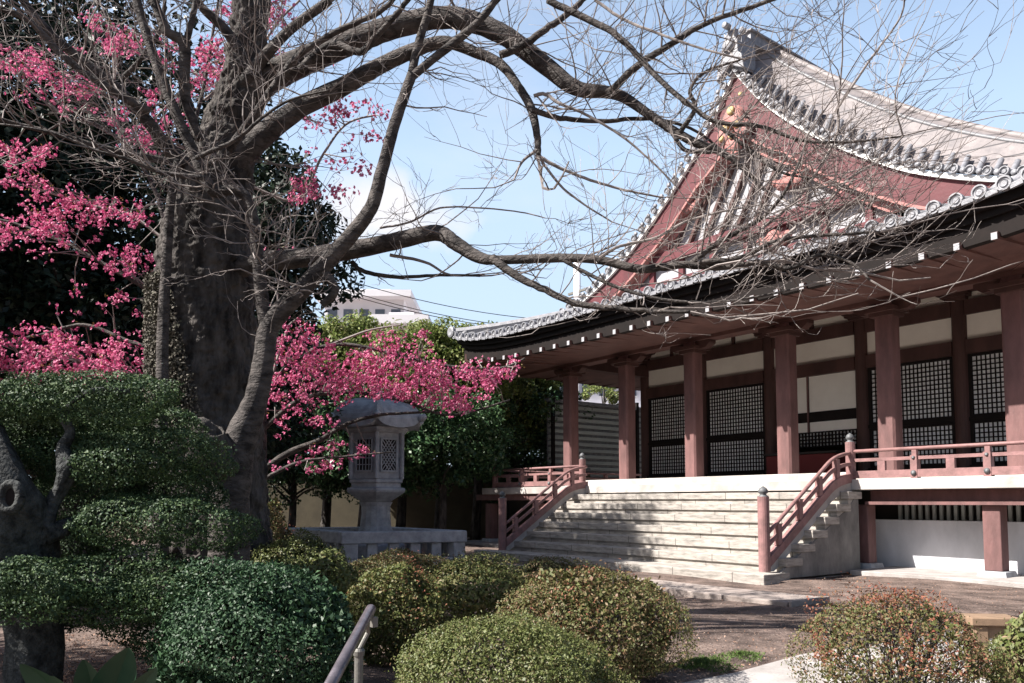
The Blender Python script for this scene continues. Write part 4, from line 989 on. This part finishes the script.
T.limb([(760, 230), (800, 195), (835, 140), (838, 110)], [5.5, 5.3], [2, 1.5], twigs=18)
# long low limb crossing to the roof
T.limb([(225, 272), (262, 262), (300, 258), (350, 250), (400, 240), (437, 233), (455, 243), (478, 257), (500, 260), (560, 258), (600, 260), (640, 269), (680, 265), (722, 267), (760, 262)], [6.9, 5.4], [14, 13, 12.5, 12, 11, 10.5, 9.5, 8, 6, 5, 4.8, 4.8, 4.2, 3.6, 3], 12, twigs=46)
T.limb([(492, 258), (515, 275), (545, 290), (575, 303), (610, 308), (650, 311), (690, 312)], [6.0, 5.5], [5, 2], twigs=24)
T.limb([(560, 258), (590, 275), (625, 290), (665, 300), (710, 302), (750, 298), (790, 290)], [5.8, 5.3], [2.4, 1.2], twigs=36)
T.limb([(760, 262), (790, 268), (820, 255), (850, 262), (870, 280)], [5.4, 5.1], [3, 1.3], twigs=34)
T.limb([(690, 264), (715, 245), (745, 228), (765, 215), (785, 192), (800, 160)], [5.6, 5.2], [3.2, 1.6], twigs=34)
T.limb([(600, 258), (620, 246), (655, 238), (685, 222), (720, 212), (760, 205)], [5.7, 5.4], [1.8, 1], twigs=18)
T.limb([(700, 262), (740, 258), (780, 240), (830, 235), (880, 232)], [5.5, 5.1], [3.4, 1.3], twigs=46)
T.limb([(352, 262), (365, 272), (400, 277), (440, 275), (480, 276)], [6.7, 6.5], [3, 1.2], twigs=8, tl=(.2, .6))
T.limb([(390, 255), (425, 262), (450, 275), (485, 274)], [6.6, 6.5], [2, .9], twigs=6, tl=(.2, .6))
T.limb([(380, 228), (410, 222), (440, 208), (480, 208), (520, 212), (545, 218)], [6.6, 6.4], [1.3, .6], twigs=10, tl=(.2, .6))
# fine spray near the eave
for x0_, y0_ in ((700, 250), (740, 262), (770, 258), (800, 262), (830, 250), (760, 200), (790, 180), (810, 220), (860, 225), (730, 180), (700, 160)):
    for k in range(4):
        p = at(x0_ + random.uniform(-25, 25), y0_ + random.uniform(-20, 20), random.uniform(5.1, 5.7)); T.grow(p, (RT * random.uniform(-.3, 1) + FH * random.uniform(-.4, .4) + Vector((0, 0, random.uniform(-.1, .9)))).normalized(), random.uniform(.4, .85), .006, 2)
# upper left limbs of the big tree
T.curl = .24
T.limb([(205, 175), (170, 150), (145, 118), (112, 84), (75, 55), (45, 28), (18, -6)], [6.9, 6.2], [10, 9, 8, 7, 6, 5, 4], 10, twigs=50)
T.limb([(190, 165), (150, 158), (112, 150), (60, 135), (10, 122), (-30, 110)], [6.8, 6.0], [4.5, 2], twigs=44)
T.limb([(150, 112), (120, 95), (70, 62), (30, 22), (0, 8)], [6.4, 6.0], [5, 3], twigs=30)
T.limb([(238, 90), (262, 60), (290, 30), (330, 0)], [6.9, 6.5], [9, 5], twigs=24)
T.limb([(300, 70), (330, 45), (360, 52), (375, 38), (400, 10), (420, -15)], [6.6, 6.2], [5, 2.5], twigs=26)
T.limb([(228, 150), (255, 115), (275, 85), (300, 55), (340, 30), (380, 12), (400, -10)], [6.5, 6.0], [5, 2.6], twigs=34)
T.limb([(245, 60), (225, 30), (200, 5), (190, -20)], [6.9, 6.5], [8, 4], twigs=20)
T.limb([(120, 80), (140, 60), (160, 30), (165, 0)], [6.3, 6.1], [3, 2], twigs=16)
T.big.build('limb', M['bark2'], big, smooth=True); T.small.build('twigs', M['twig'], big)
# dry vine on the sunlit flank
Pv = []
for k in range(9000):
    t = random.random(); py = 285 + 150 * t; px = 157 + 62 * random.random() ** 1.3 * (.4 + t * .6) + random.uniform(0, 8); 
    c = at(205, py, D1); ang = (px - 205) / 52
    ang = max(-1, min(1, ang)); rr = 50 * D1 / F * 1.09
    q = at(205, py, D1) + RT * (ang * rr) - FH * (math.sqrt(max(0, 1 - ang * ang)) * rr); Pv.append(q)
Pv = np.array(Pv) + rng.normal(0, .012, (len(Pv), 3)); V, Fq = leafquads(Pv, np.tile(-np.array(RT) * .6 - np.array(FH) * .5, (len(Pv), 1)), .032, .02, .8)
npmesh('vine_growth', V, Fq, M['vine'], big)

# --- smooth barked cherry in front of it
D2 = 6.2
b2 = depthpt(228, D2, 0); sm = empty('leaning_tree', b2, 'slimmer smooth barked tree with a cut stump knob, forking in front of the huge trunk', 'tree')
T = Tree(); T.curl = .27
T.limb([(228, 650), (228, 590), (229, 530), (232, 480), (240, 440), (256, 400), (264, 360), (268, 330), (280, 312), (300, 292), (325, 264), (350, 236), (371, 208), (382, 170), (393, 130), (403, 100), (412, 74)], D2, [30, 27, 25, 24, 21, 15, 13.5, 13, 13, 12, 11, 10, 9, 8, 7.5, 7, 6.5], 16, jit=.05, twigs=16, ends=False)
T.limb([(412, 74), (418, 45), (428, 12), (434, -20)], D2, [5, 4], 10, twigs=8); T.limb([(410, 78), (432, 60), (455, 42), (478, 22), (500, -5)], [6.2, 6.1], [6, 3.8], 10, twigs=12)
T.limb([(268, 335), (262, 300), (258, 260), (254, 225), (247, 198), (232, 190), (214, 192), (202, 172), (190, 145), (178, 118), (164, 85), (150, 45), (138, 5), (130, -30)], [6.2, 5.9], [9, 8.5, 8, 7.5, 7, 7, 7.5, 7.5, 7, 7, 6.5, 6, 5, 4.5], 12, twigs=40)
T.limb([(200, 140), (185, 95), (184, 45), (166, 30), (152, -5)], [6.1, 5.9], [6, 7, 7.5, 6, 5.5], 12, twigs=20)
T.limb([(184, 52), (192, 20), (198, -10)], 6.0, [4, 3], twigs=8)
T.limb([(196, 158), (235, 140), (262, 118), (290, 100), (330, 90)], [5.9, 5.7], [2.6, 1], twigs=22)
T.limb([(205, 178), (160, 172), (130, 160), (95, 150), (50, 132), (0, 124)], [5.9, 5.6], [3, 1], twigs=40)
for (x_, y_, ln) in ((262, 270, 7), (258, 235, 6), (300, 290, 4), (250, 205, 5), (214, 192, 5)):
    for k in range(ln): T.grow(at(x_, y_ + random.uniform(-10, 10), 6.1), (RT * random.uniform(-1, 1) - FH * random.uniform(0, .6) + Vector((0, 0, random.uniform(-.3, .6)))).normalized(), random.uniform(.35, .8), .007, 2)
T.limb([(322, 270), (335, 290), (322, 305)], 6.2, [7, 4], 10, ends=False)
T.big.build('trunk', M['bark2'], sm, smooth=True); T.small.build('twigs', M['twig'], sm)
st = MB().tube(spline([at(228, 472, D2 - .05), at(213, 452, D2 - .12), at(206, 432, D2 - .2), at(210, 424, D2 - .22)], 5), [r * D2 / F for r in interp([18, 20, 17, 9], 5)], 20, jit=.09).build('stump_knob', M['bark'], sm, smooth=True)
dm = st.modifiers.new('sub', 'SUBSURF'); dm.levels = 2; dm.render_levels = 2; dm = st.modifiers.new('disp', 'DISPLACE'); dm.texture = dsp; dm.strength = .05

# ---------------------------------------------------------------- pink cherries
def blossoms(root, limbs, regions, dlo, dhi, seed, trunkpts=None, trunkr=None, trunkd=None, dens=.72):
    r_ = random.Random(seed); T = Tree()
    if trunkpts:
        T.limb(trunkpts, trunkd, trunkr, 14, ends=False)
    for pts, d, rp in limbs: T.limb(pts, d, rp, 8, ends=False)
    nod = [n_[0] for n_ in T.nodes]; nodn = np.array([tuple(v) for v in nod])
    PP = []; NN = []; SP = []
    for (cx_, cy_, rx, ry, cnt) in regions:
        for _ in range(int(cnt * dens)):
            a = r_.uniform(0, 6.283); q = math.sqrt(r_.random()); d = r_.uniform(dlo, dhi)
            p = at(cx_ + math.cos(a) * q * rx, cy_ + math.sin(a) * q * ry, d); pn = np.array(p)
            j = int(np.argmin(np.linalg.norm(nodn - pn, axis=1))); s_ = Vector(nodn[j])
            if r_.random() < .38:
                T.small.tube([s_, s_.lerp(p, .5) + Vector((r_.gauss(0, .04), r_.gauss(0, .04), r_.gauss(.02, .04))), p], [.007, .005, .003], 4)
            nfl = r_.randint(4, 11)
            for f in range(nfl):
                c = pn + np.array([r_.gauss(0, .034), r_.gauss(0, .034), r_.gauss(-.01, .03)]); ax = unit(np.array([[r_.gauss(0, .7), r_.gauss(0, .7), r_.gauss(-.3, .6)]]))[0]
                for k in range(5):
                    PP.append(c); NN.append(ax)
            if r_.random() < .5: SP.append(pn + np.array([r_.gauss(0, .03), r_.gauss(0, .03), .02]))
    PP = np.array(PP); NN = np.array(NN); n = len(PP)
    # five petals around each axis
    t0 = unit(np.cross(NN, np.array([[.3, .5, .81]]))); b0 = np.cross(NN, t0); ang = (np.arange(n) % 5) * 2 * np.pi / 5 + .3
    rad = t0 * np.cos(ang)[:, None] + b0 * np.sin(ang)[:, None]; tan = np.cross(NN, rad); L = .021
    a0 = PP; a1 = PP + rad * L * .6 + tan * L * .42 + NN * L * .35; a2 = PP + rad * L + NN * L * .7; a3 = PP + rad * L * .6 - tan * L * .42 + NN * L * .35
    V = np.stack([a0, a1, a2, a3], 1).reshape(-1, 3); Fq = np.arange(4 * n).reshape(n, 4)
    if len(T.big.v): T.big.build('trunk', M['bark2'], root, smooth=True)
    T.small.build('branches', M['twig'], root)
    npmesh('blossom', V, Fq, M['pink'], root)
    SP = np.repeat(np.array(SP), 3, 0) + rng.normal(0, .02, (len(SP) * 3, 3)); V, Fq = leafquads(SP, np.tile([0, 0, 1.], (len(SP), 1)), .035, .013, .9)
    npmesh('young_leaves', V, Fq, M['sepal'], root)
ca = empty('cherry_tree', depthpt(163, 8.0, 0), 'slender pink flowering cherry at left with its trunk along the huge rough trunk', 'tree', None)
blossoms(ca, [([(163, 300), (140, 285), (100, 262), (60, 240), (20, 225), (-20, 215)], 8.0, [3, 1.2]), ([(163, 350), (130, 342), (85, 325), (40, 335), (-10, 345)], 7.9, [3, 1.2]), ([(165, 385), (120, 372), (60, 360), (0, 372)], 7.8, [2.4, 1]),
    ([(168, 230), (150, 180), (120, 140), (70, 120), (10, 160)], 8.0, [3, 1]), ([(170, 200), (190, 140), (205, 80), (215, 20), (222, -20)], 7.6, [3, 1]), ([(165, 240), (130, 215), (90, 205), (40, 190)], 8, [2, 1]),
    ([(120, 140), (115, 90), (112, 40), (100, 0)], 7.8, [2, 1]), ([(205, 100), (250, 60), (280, 20), (300, 0)], 7.8, [2, 1]), ([(200, 160), (260, 190), (300, 200), (320, 160), (345, 125), (375, 115)], 7.9, [2, 1]), ([(70, 120), (30, 90), (0, 60)], 7.9, [1.5, .8])],
    [(30, 348, 52, 22, 110), (75, 360, 45, 16, 80), (20, 385, 25, 14, 16), (100, 372, 30, 10, 30), (135, 350, 25, 22, 22), (30, 225, 38, 14, 40), (60, 200, 40, 18, 40), (105, 212, 45, 14, 45), (125, 262, 38, 14, 36), (60, 235, 60, 20, 20), (80, 300, 60, 30, 16), (120, 350, 20, 10, 14),
     (118, 40, 24, 14, 40), (92, 18, 12, 10, 10), (208, 65, 20, 24, 60), (12, 62, 22, 10, 18), (40, 68, 26, 12, 28), (75, 85, 24, 12, 24), (60, 100, 50, 25, 24), (130, 125, 40, 16, 30), (25, 155, 32, 14, 34), (20, 180, 30, 10, 16), (150, 140, 22, 14, 12), (165, 50, 16, 20, 14),
     (272, 12, 22, 16, 34), (235, 18, 22, 16, 16), (328, 110, 26, 18, 26), (365, 120, 28, 26, 18), (335, 160, 34, 20, 18), (305, 190, 18, 14, 26), (275, 245, 26, 16, 12), (352, 195, 22, 12, 8), (250, 45, 40, 30, 20), (180, 100, 40, 30, 20), (60, 45, 60, 30, 16), (172, 300, 14, 40, 12), (8, 250, 20, 20, 8), (305, 55, 30, 30, 8)],
    7.0, 8.3, 5, [(162, 560), (160, 480), (162, 400), (163, 330), (166, 270), (170, 210), (178, 160)], [9, 8.5, 8, 7.5, 6.5, 5, 4], 7.0 - .62)
cb = empty('cherry_tree', depthpt(262, 9.2, 0), 'pink flowering cherry spreading low in front of the stone lantern and eave corner', 'tree', None)
blossoms(cb, [([(262, 470), (290, 452), (320, 440), (345, 425), (380, 415), (430, 412)], 9.2, [4, 1.2]), ([(262, 430), (300, 400), (345, 392), (400, 400), (450, 415), (510, 400)], 9.2, [3, 1]), ([(262, 400), (290, 365), (330, 345), (380, 350), (440, 365), (500, 368), (525, 358)], 9.3, [3, 1]),
    ([(262, 480), (300, 462), (350, 456), (392, 452)], 9.0, [2.4, .8]), ([(330, 345), (370, 330), (400, 325)], 9.3, [1.6, .8]), ([(262, 410), (285, 335), (295, 320)], 9.3, [2, 1]), ([(262, 380), (262, 350), (278, 300), (268, 285)], 9.2, [2, 1])],
    [(300, 350, 34, 18, 120), (345, 370, 56, 20, 200), (400, 375, 50, 24, 230), (445, 385, 45, 26, 190), (485, 372, 32, 14, 70), (508, 366, 16, 8, 20), (315, 390, 40, 18, 60), (395, 345, 22, 14, 30), (425, 345, 12, 16, 14), (285, 400, 30, 26, 50), (300, 432, 44, 20, 34), (305, 462, 50, 10, 30), (355, 450, 36, 7, 20), (450, 405, 26, 8, 22),
     (290, 325, 24, 14, 24), (275, 300, 14, 22, 8), (385, 388, 60, 8, 30), (272, 375, 14, 30, 24), (380, 340, 20, 10, 10)],
    8.6, 9.9, 6, [(258, 600), (260, 520), (262, 470), (262, 410), (264, 370)], [8, 7, 6, 5, 4], 9.2, dens=.52)

# ---------------------------------------------------------------- azaleas and shrubs
shrub('azalea', 590, 0, 164, 565, 5.15, M['azaleaR'], 'largest round azalea mound with bronze tinted leaves at bottom centre', 24000, .019, M['redtip'], 900, seed=3, low=-.7)
shrub('azalea', 505, 0, 215, 618, 4.1, M['azaleaG'], 'low bright yellow green azalea mound at the very bottom of the picture', 26000, .015, M['azaleaR'], 500, seed=4, bump=.09, low=-.7)
shrub('azalea', 396, 0, 104, 565, 5.7, M['azalea'], 'round olive azalea with a rusty patch right of the steel handrail', 17000, .019, M['redtip'], 600, seed=5, low=-.7)
shrub('azalea', 470, 0, 120, 558, 7.2, M['azalea'], 'shaded azalea between the handrail mound and the largest mound', 12000, .024, M['azaleaR'], 400, seed=6)
shrub('azalea', 552, 0, 104, 560, 7.6, M['azaleaR'], 'flat topped azalea behind the largest mound, nearest the stair', 11000, .024, seed=7)
shrub('azalea', 306, 0, 124, 539, 6.8, M['azaleaG'], 'light green dome shaped shrub in front of the stone fence, left end', 15000, .022, seed=8)
shrub('azalea', 396, 0, 112, 554, 8.6, M['azaleaR'], 'low olive azalea clipped flat along the front of the stone fence', 11000, .028, M['redtip'], 300, seed=9)
shrub('azalea', 264, 0, 62, 507, 9.0, M['azaleaR'], 'bronze azalea standing between the trunks and the stone fence', 9000, .026, M['redtip'], 300, seed=10)
shrub('evergreen_shrub', 262, 0, 190, 566, 4.5, M['glossy'], 'glossy dark green shrub left of the steel handrail', 24000, .022, group=None, seed=12, bump=.09, low=-.8)
shrub('azalea', 889, 0, 170, 594, 4.2, M['azaleaR'], 'loose azalea with coral red tips and visible twigs at lower right', 13000, .018, M['redtip'], 3200, sparse=True, seed=13, bump=.1, low=-.8)
shrub('azalea', 1062, 0, 130, 592, 4.2, M['azaleaG'], 'yellow green shrub cut off by the lower right edge', 9000, .02, M['redtip'], 200, seed=14, bump=.12)

# ---------------------------------------------------------------- cloud pruned tree at left
D3 = 4.6
tp = empty('cloud_pruned_tree', depthpt(35, D3, 0), 'cloud pruned evergreen with a gnarled grey trunk and layered leaf pads at left', 'tree')
mb = MB()
def l3(pts, d, r, n=18, sub=6, jit=.16): 
    W = spline([at(x, y, d + q) for (x, y, q) in pts], sub); mb.tube(W, [a_ * d / F for a_ in interp(r, sub)], n, jit=jit)
l3([(30, 760, 0), (32, 690, 0), (36, 640, 0), (32, 590, 0), (22, 545, -.05), (10, 510, -.1), (-8, 470, -.1), (-20, 420, 0), (-15, 385, 0)], D3, [34, 26, 24, 26, 29, 33, 27, 16, 8])
l3([(25, 560, -.05), (42, 530, -.08), (52, 505, -.03), (62, 486, -.02), (68, 468, -.02), (63, 448, .0), (70, 432, .02), (64, 416, .02), (74, 402, .05), (96, 390, .0), (130, 392, .1)], D3, [14, 10, 7, 7, 10, 6, 4.5, 5, 3.5, 3, 2])
l3([(45, 535, -.1), (90, 520, .1), (140, 500, .3)], D3, [10, 8, 4]); l3([(36, 600, 0), (90, 590, .2), (150, 585, .3)], D3, [10, 7, 4])
tk = mb.build('trunk', M['topbark'], tp, smooth=True)
# knot: a swollen ring of bark, the hole's shade a flat dark disc
kc = at(11, 497, D3 - .31); mb = MB(); pts = []
for i in range(17):
    a = 2 * math.pi * i / 16; pts.append(kc + RT * math.cos(a) * .052 + Vector((0, 0, math.sin(a) * .072)))
mb.tube(pts, .026, 10, cap=False, jit=.1); mb.build('knot_ring', M['topbark'], tp, smooth=True)
mb = MB(); mb.add([kc - FH * .004 + RT * math.cos(2 * math.pi * i / 16) * .05 + Vector((0, 0, math.sin(2 * math.pi * i / 16) * .07)) for i in range(16)], [tuple(range(16))]); mb.build('knot_dark_disc', M['dark'], tp)
for i, (px, py, wx, hy, q, n_, dep) in enumerate(((88, 406, 98, 32, .15, 17000, .5), (10, 408, 60, 26, .1, 7000, .45), (124, 462, 92, 33, .2, 17000, .5), (14, 452, 38, 22, .3, 5000, .4),
        (148, 524, 82, 33, .1, 15000, .55), (90, 500, 70, 30, .5, 9000, .4), (150, 430, 50, 24, .5, 5000, .4), (60, 435, 60, 22, .45, 5000, .4), (170, 495, 56, 26, .45, 6000, .4), (92, 588, 108, 34, -.05, 19000, .55), (20, 592, 62, 32, -.35, 9000, .4), (178, 592, 70, 32, .0, 10000, .5), (200, 636, 75, 30, .3, 9000, .5), (60, 548, 62, 20, .45, 7000, .4), (120, 614, 78, 22, .25, 8000, .5))):
    d = D3 + q; c = at(px, py, d); s_ = d / F
    Pp, Nn = blob_surface((0, 0, 0), (wx * s_, wx * s_ * dep, hy * s_), n_, .15, -.7, 60 + i)
    Pp = Pp[:, [0]] * np.array(RT)[None] + Pp[:, [1]] * np.array(FH)[None] + Pp[:, [2]] * np.array([[0, 0, 1.]]) + np.array(c)
    Nn = Nn[:, [0]] * np.array(RT)[None] + Nn[:, [1]] * np.array(FH)[None] + Nn[:, [2]] * np.array([[0, 0, 1.]])
    V, Fq = leafquads(Pp, Nn, .019, .011, .75); npmesh('leaf_pad', V, Fq, M['topi'], tp)

# strap leaved plant
spb = ground(95, 700, -.1); spb = depthpt(95, 3.9, -.1)
sp = empty('strap_leaf_plant', spb, 'broad strap leaved plant at the bottom left in front of the gnarled trunk', 'plant')
for (xa, ya, xb, yb_, w_, dd) in ((92, 700, 128, 648, 22, 3.8), (88, 700, 22, 664, 20, 3.7), (104, 706, 156, 668, 15, 3.6), (96, 706, 84, 660, 17, 3.95), (84, 712, 52, 676, 15, 3.6)):
    A = at(xa, ya + 60, dd); B = at(xb, yb_, dd - .1); mb = MB(); rowsA = []; rowsB = []; rowsC = []
    for k in range(13):
        t = k / 12; p = A.lerp(B, t) + Vector((0, 0, .06 * math.sin(math.pi * t))); wv = w_ * dd / F * math.sin(math.pi * min(1, t * .93 + .05)) ** .8
        rowsA.append(p - RT * wv); rowsC.append(p + FH * wv * .35); rowsB.append(p + RT * wv)
    mb.strip(rowsA, rowsC); mb.strip(rowsC, rowsB); mb.build('leaf', M['strap'], sp, smooth=True)

# ---------------------------------------------------------------- handrail
HD = 3.3
tpn = at(371, 609, HD); bot = at(322, 700, HD - .75)
dr = (bot - tpn)
hr = empty('handrail', depthpt(356, HD - .25, gz(*depthpt(356, HD - .25, 0).xy)), 'round steel handrail on a short post sloping down at the bottom edge', 'handrail')
rpipe = MB().tube([tpn - dr.normalized() * .012, tpn, tpn + dr * 1.6], [.014, .021, .021], 20).build('rail', M['iron'], hr, smooth=True)
pm = tpn + dr * .42; pb = at(358, 668, HD - .1)
pp_ = at(359, 648, HD - .05); z_ = gz(pp_.x, pp_.y)
MB().tube([(pp_.x, pp_.y, z_ - .1), (pp_.x, pp_.y, pp_.z)], .018, 16).tube([(pp_.x, pp_.y, pp_.z - .03), (pp_.x, pp_.y, pp_.z - .012), (pp_.x, pp_.y, pp_.z)], [.022, .024, .018], 16).build('post', M['iron2'], hr, smooth=False)
q_ = at(374, 622, HD - .02); MB().tube([(pp_.x, pp_.y, pp_.z - .01), q_.lerp(pp_, .4), tpn + dr * .1 + Vector((0, 0, -.02))], .010, 10).box(q_.x - .012, q_.x + .012, q_.y - .012, q_.y + .012, q_.z - .02, q_.z + .02).build('bracket', M['iron2'], hr)
# wooden bench at right
bn = empty('bench', ground(1000, 640), 'low plain wooden bench beside the shrub at the lower right edge', 'bench')
b0 = at(972, 618, 5.0); zt = b0.z
ux = (RT * .95 - FH * .1).normalized(); uy = Vector((-ux.y, ux.x, 0)); 
def ob(o0, x0, x1, y0, y1, z0, z1):
    return MB().add([o0 + ux * x + uy * y + Vector((0, 0, z - o0.z)) for z in (z0, z1) for x, y in ((x0, y0), (x1, y0), (x1, y1), (x0, y1))], [(0, 3, 2, 1), (4, 5, 6, 7), (0, 1, 5, 4), (1, 2, 6, 5), (2, 3, 7, 6), (3, 0, 4, 7)])
ob(b0, 0, .30, -.0, .22, zt - .05, zt).build('seat', M['wood'], bn, bevel=.006)
ob(b0, .03, .27, .03, .06, zt - .13, zt - .052).build('apron', M['wood'], bn, bevel=.004)
for (x_, y_) in ((.03, .05), (.21, .05), (.03, .17), (.21, .17)): ob(b0, x_, x_ + .07, y_ - .035, y_ + .035, 0, zt - .052).build('leg', M['wood'], bn, bevel=.004)
wp = at(1014, 640, 4.25); 
ws = empty('wooden_post', (wp.x, wp.y, 0), 'square fresh timber post among the leaves at the right edge', 'post')
MB().box(wp.x - .035, wp.x + .035, wp.y - .035, wp.y + .035, -.15, wp.z).build('shaft', M['wood'], ws, bevel=.005)
MB().box(wp.x - .042, wp.x + .042, wp.y - .042, wp.y + .042, wp.z + .002, wp.z + .02).build('cap', M['wood'], ws, bevel=.005)

# ---------------------------------------------------------------- ground cover: weeds, litter
def scatter(px, py, rx, ry, n, size, m, name, label, up=.9, h=.0):
    Pp = []
    for _ in range(n):
        a = random.uniform(0, 6.283); q = random.random() ** .8 * (1 + .35 * math.sin(3 * a + px) + .2 * math.sin(7 * a)) if h > .02 else math.sqrt(random.random()); g = ground(px + math.cos(a) * q * rx, py + math.sin(a) * q * ry)
        Pp.append((g.x, g.y, gz(g.x, g.y) + random.uniform(0, h) * max(0, 1 - q)))
    Pp = np.array(Pp); V, Fq = leafquads(Pp, np.tile([0, 0, up], (len(Pp), 1)), size, size * .4, .7); 
    if h > .02: Nn = rng.normal(0, 1, (len(Pp), 3)); Nn[:, 2] *= .2; V, Fq = leafquads(Pp, Nn, size * 1.8, size * .3, .3)
    o = npmesh(name, V, Fq, m); return tag(o, label, name.replace('_', ' '), kind='stuff')
scatter(703, 664, 34, 7, 1300, .022, M['moss'], 'weeds', 'low green weeds on the bare soil beside the pale path', h=.035)
scatter(740, 656, 26, 4, 450, .022, M['moss'], 'weeds', 'small tuft of weeds at the edge of the pale path', h=.04)
scatter(800, 620, 330, 60, 5200, .018, M['litter'], 'leaf_litter', 'scattered dry leaves over the brown soil', 1.5, .004)
scatter(800, 620, 330, 60, 6000, .013, M['kerb'], 'gravel', 'small grey stones and grit scattered over the soil', 1.5, .004)
scatter(90, 660, 110, 26, 2200, .025, M['litter'], 'leaf_litter', 'dry leaves on the ground under the cloud pruned tree', 1.5, .01)
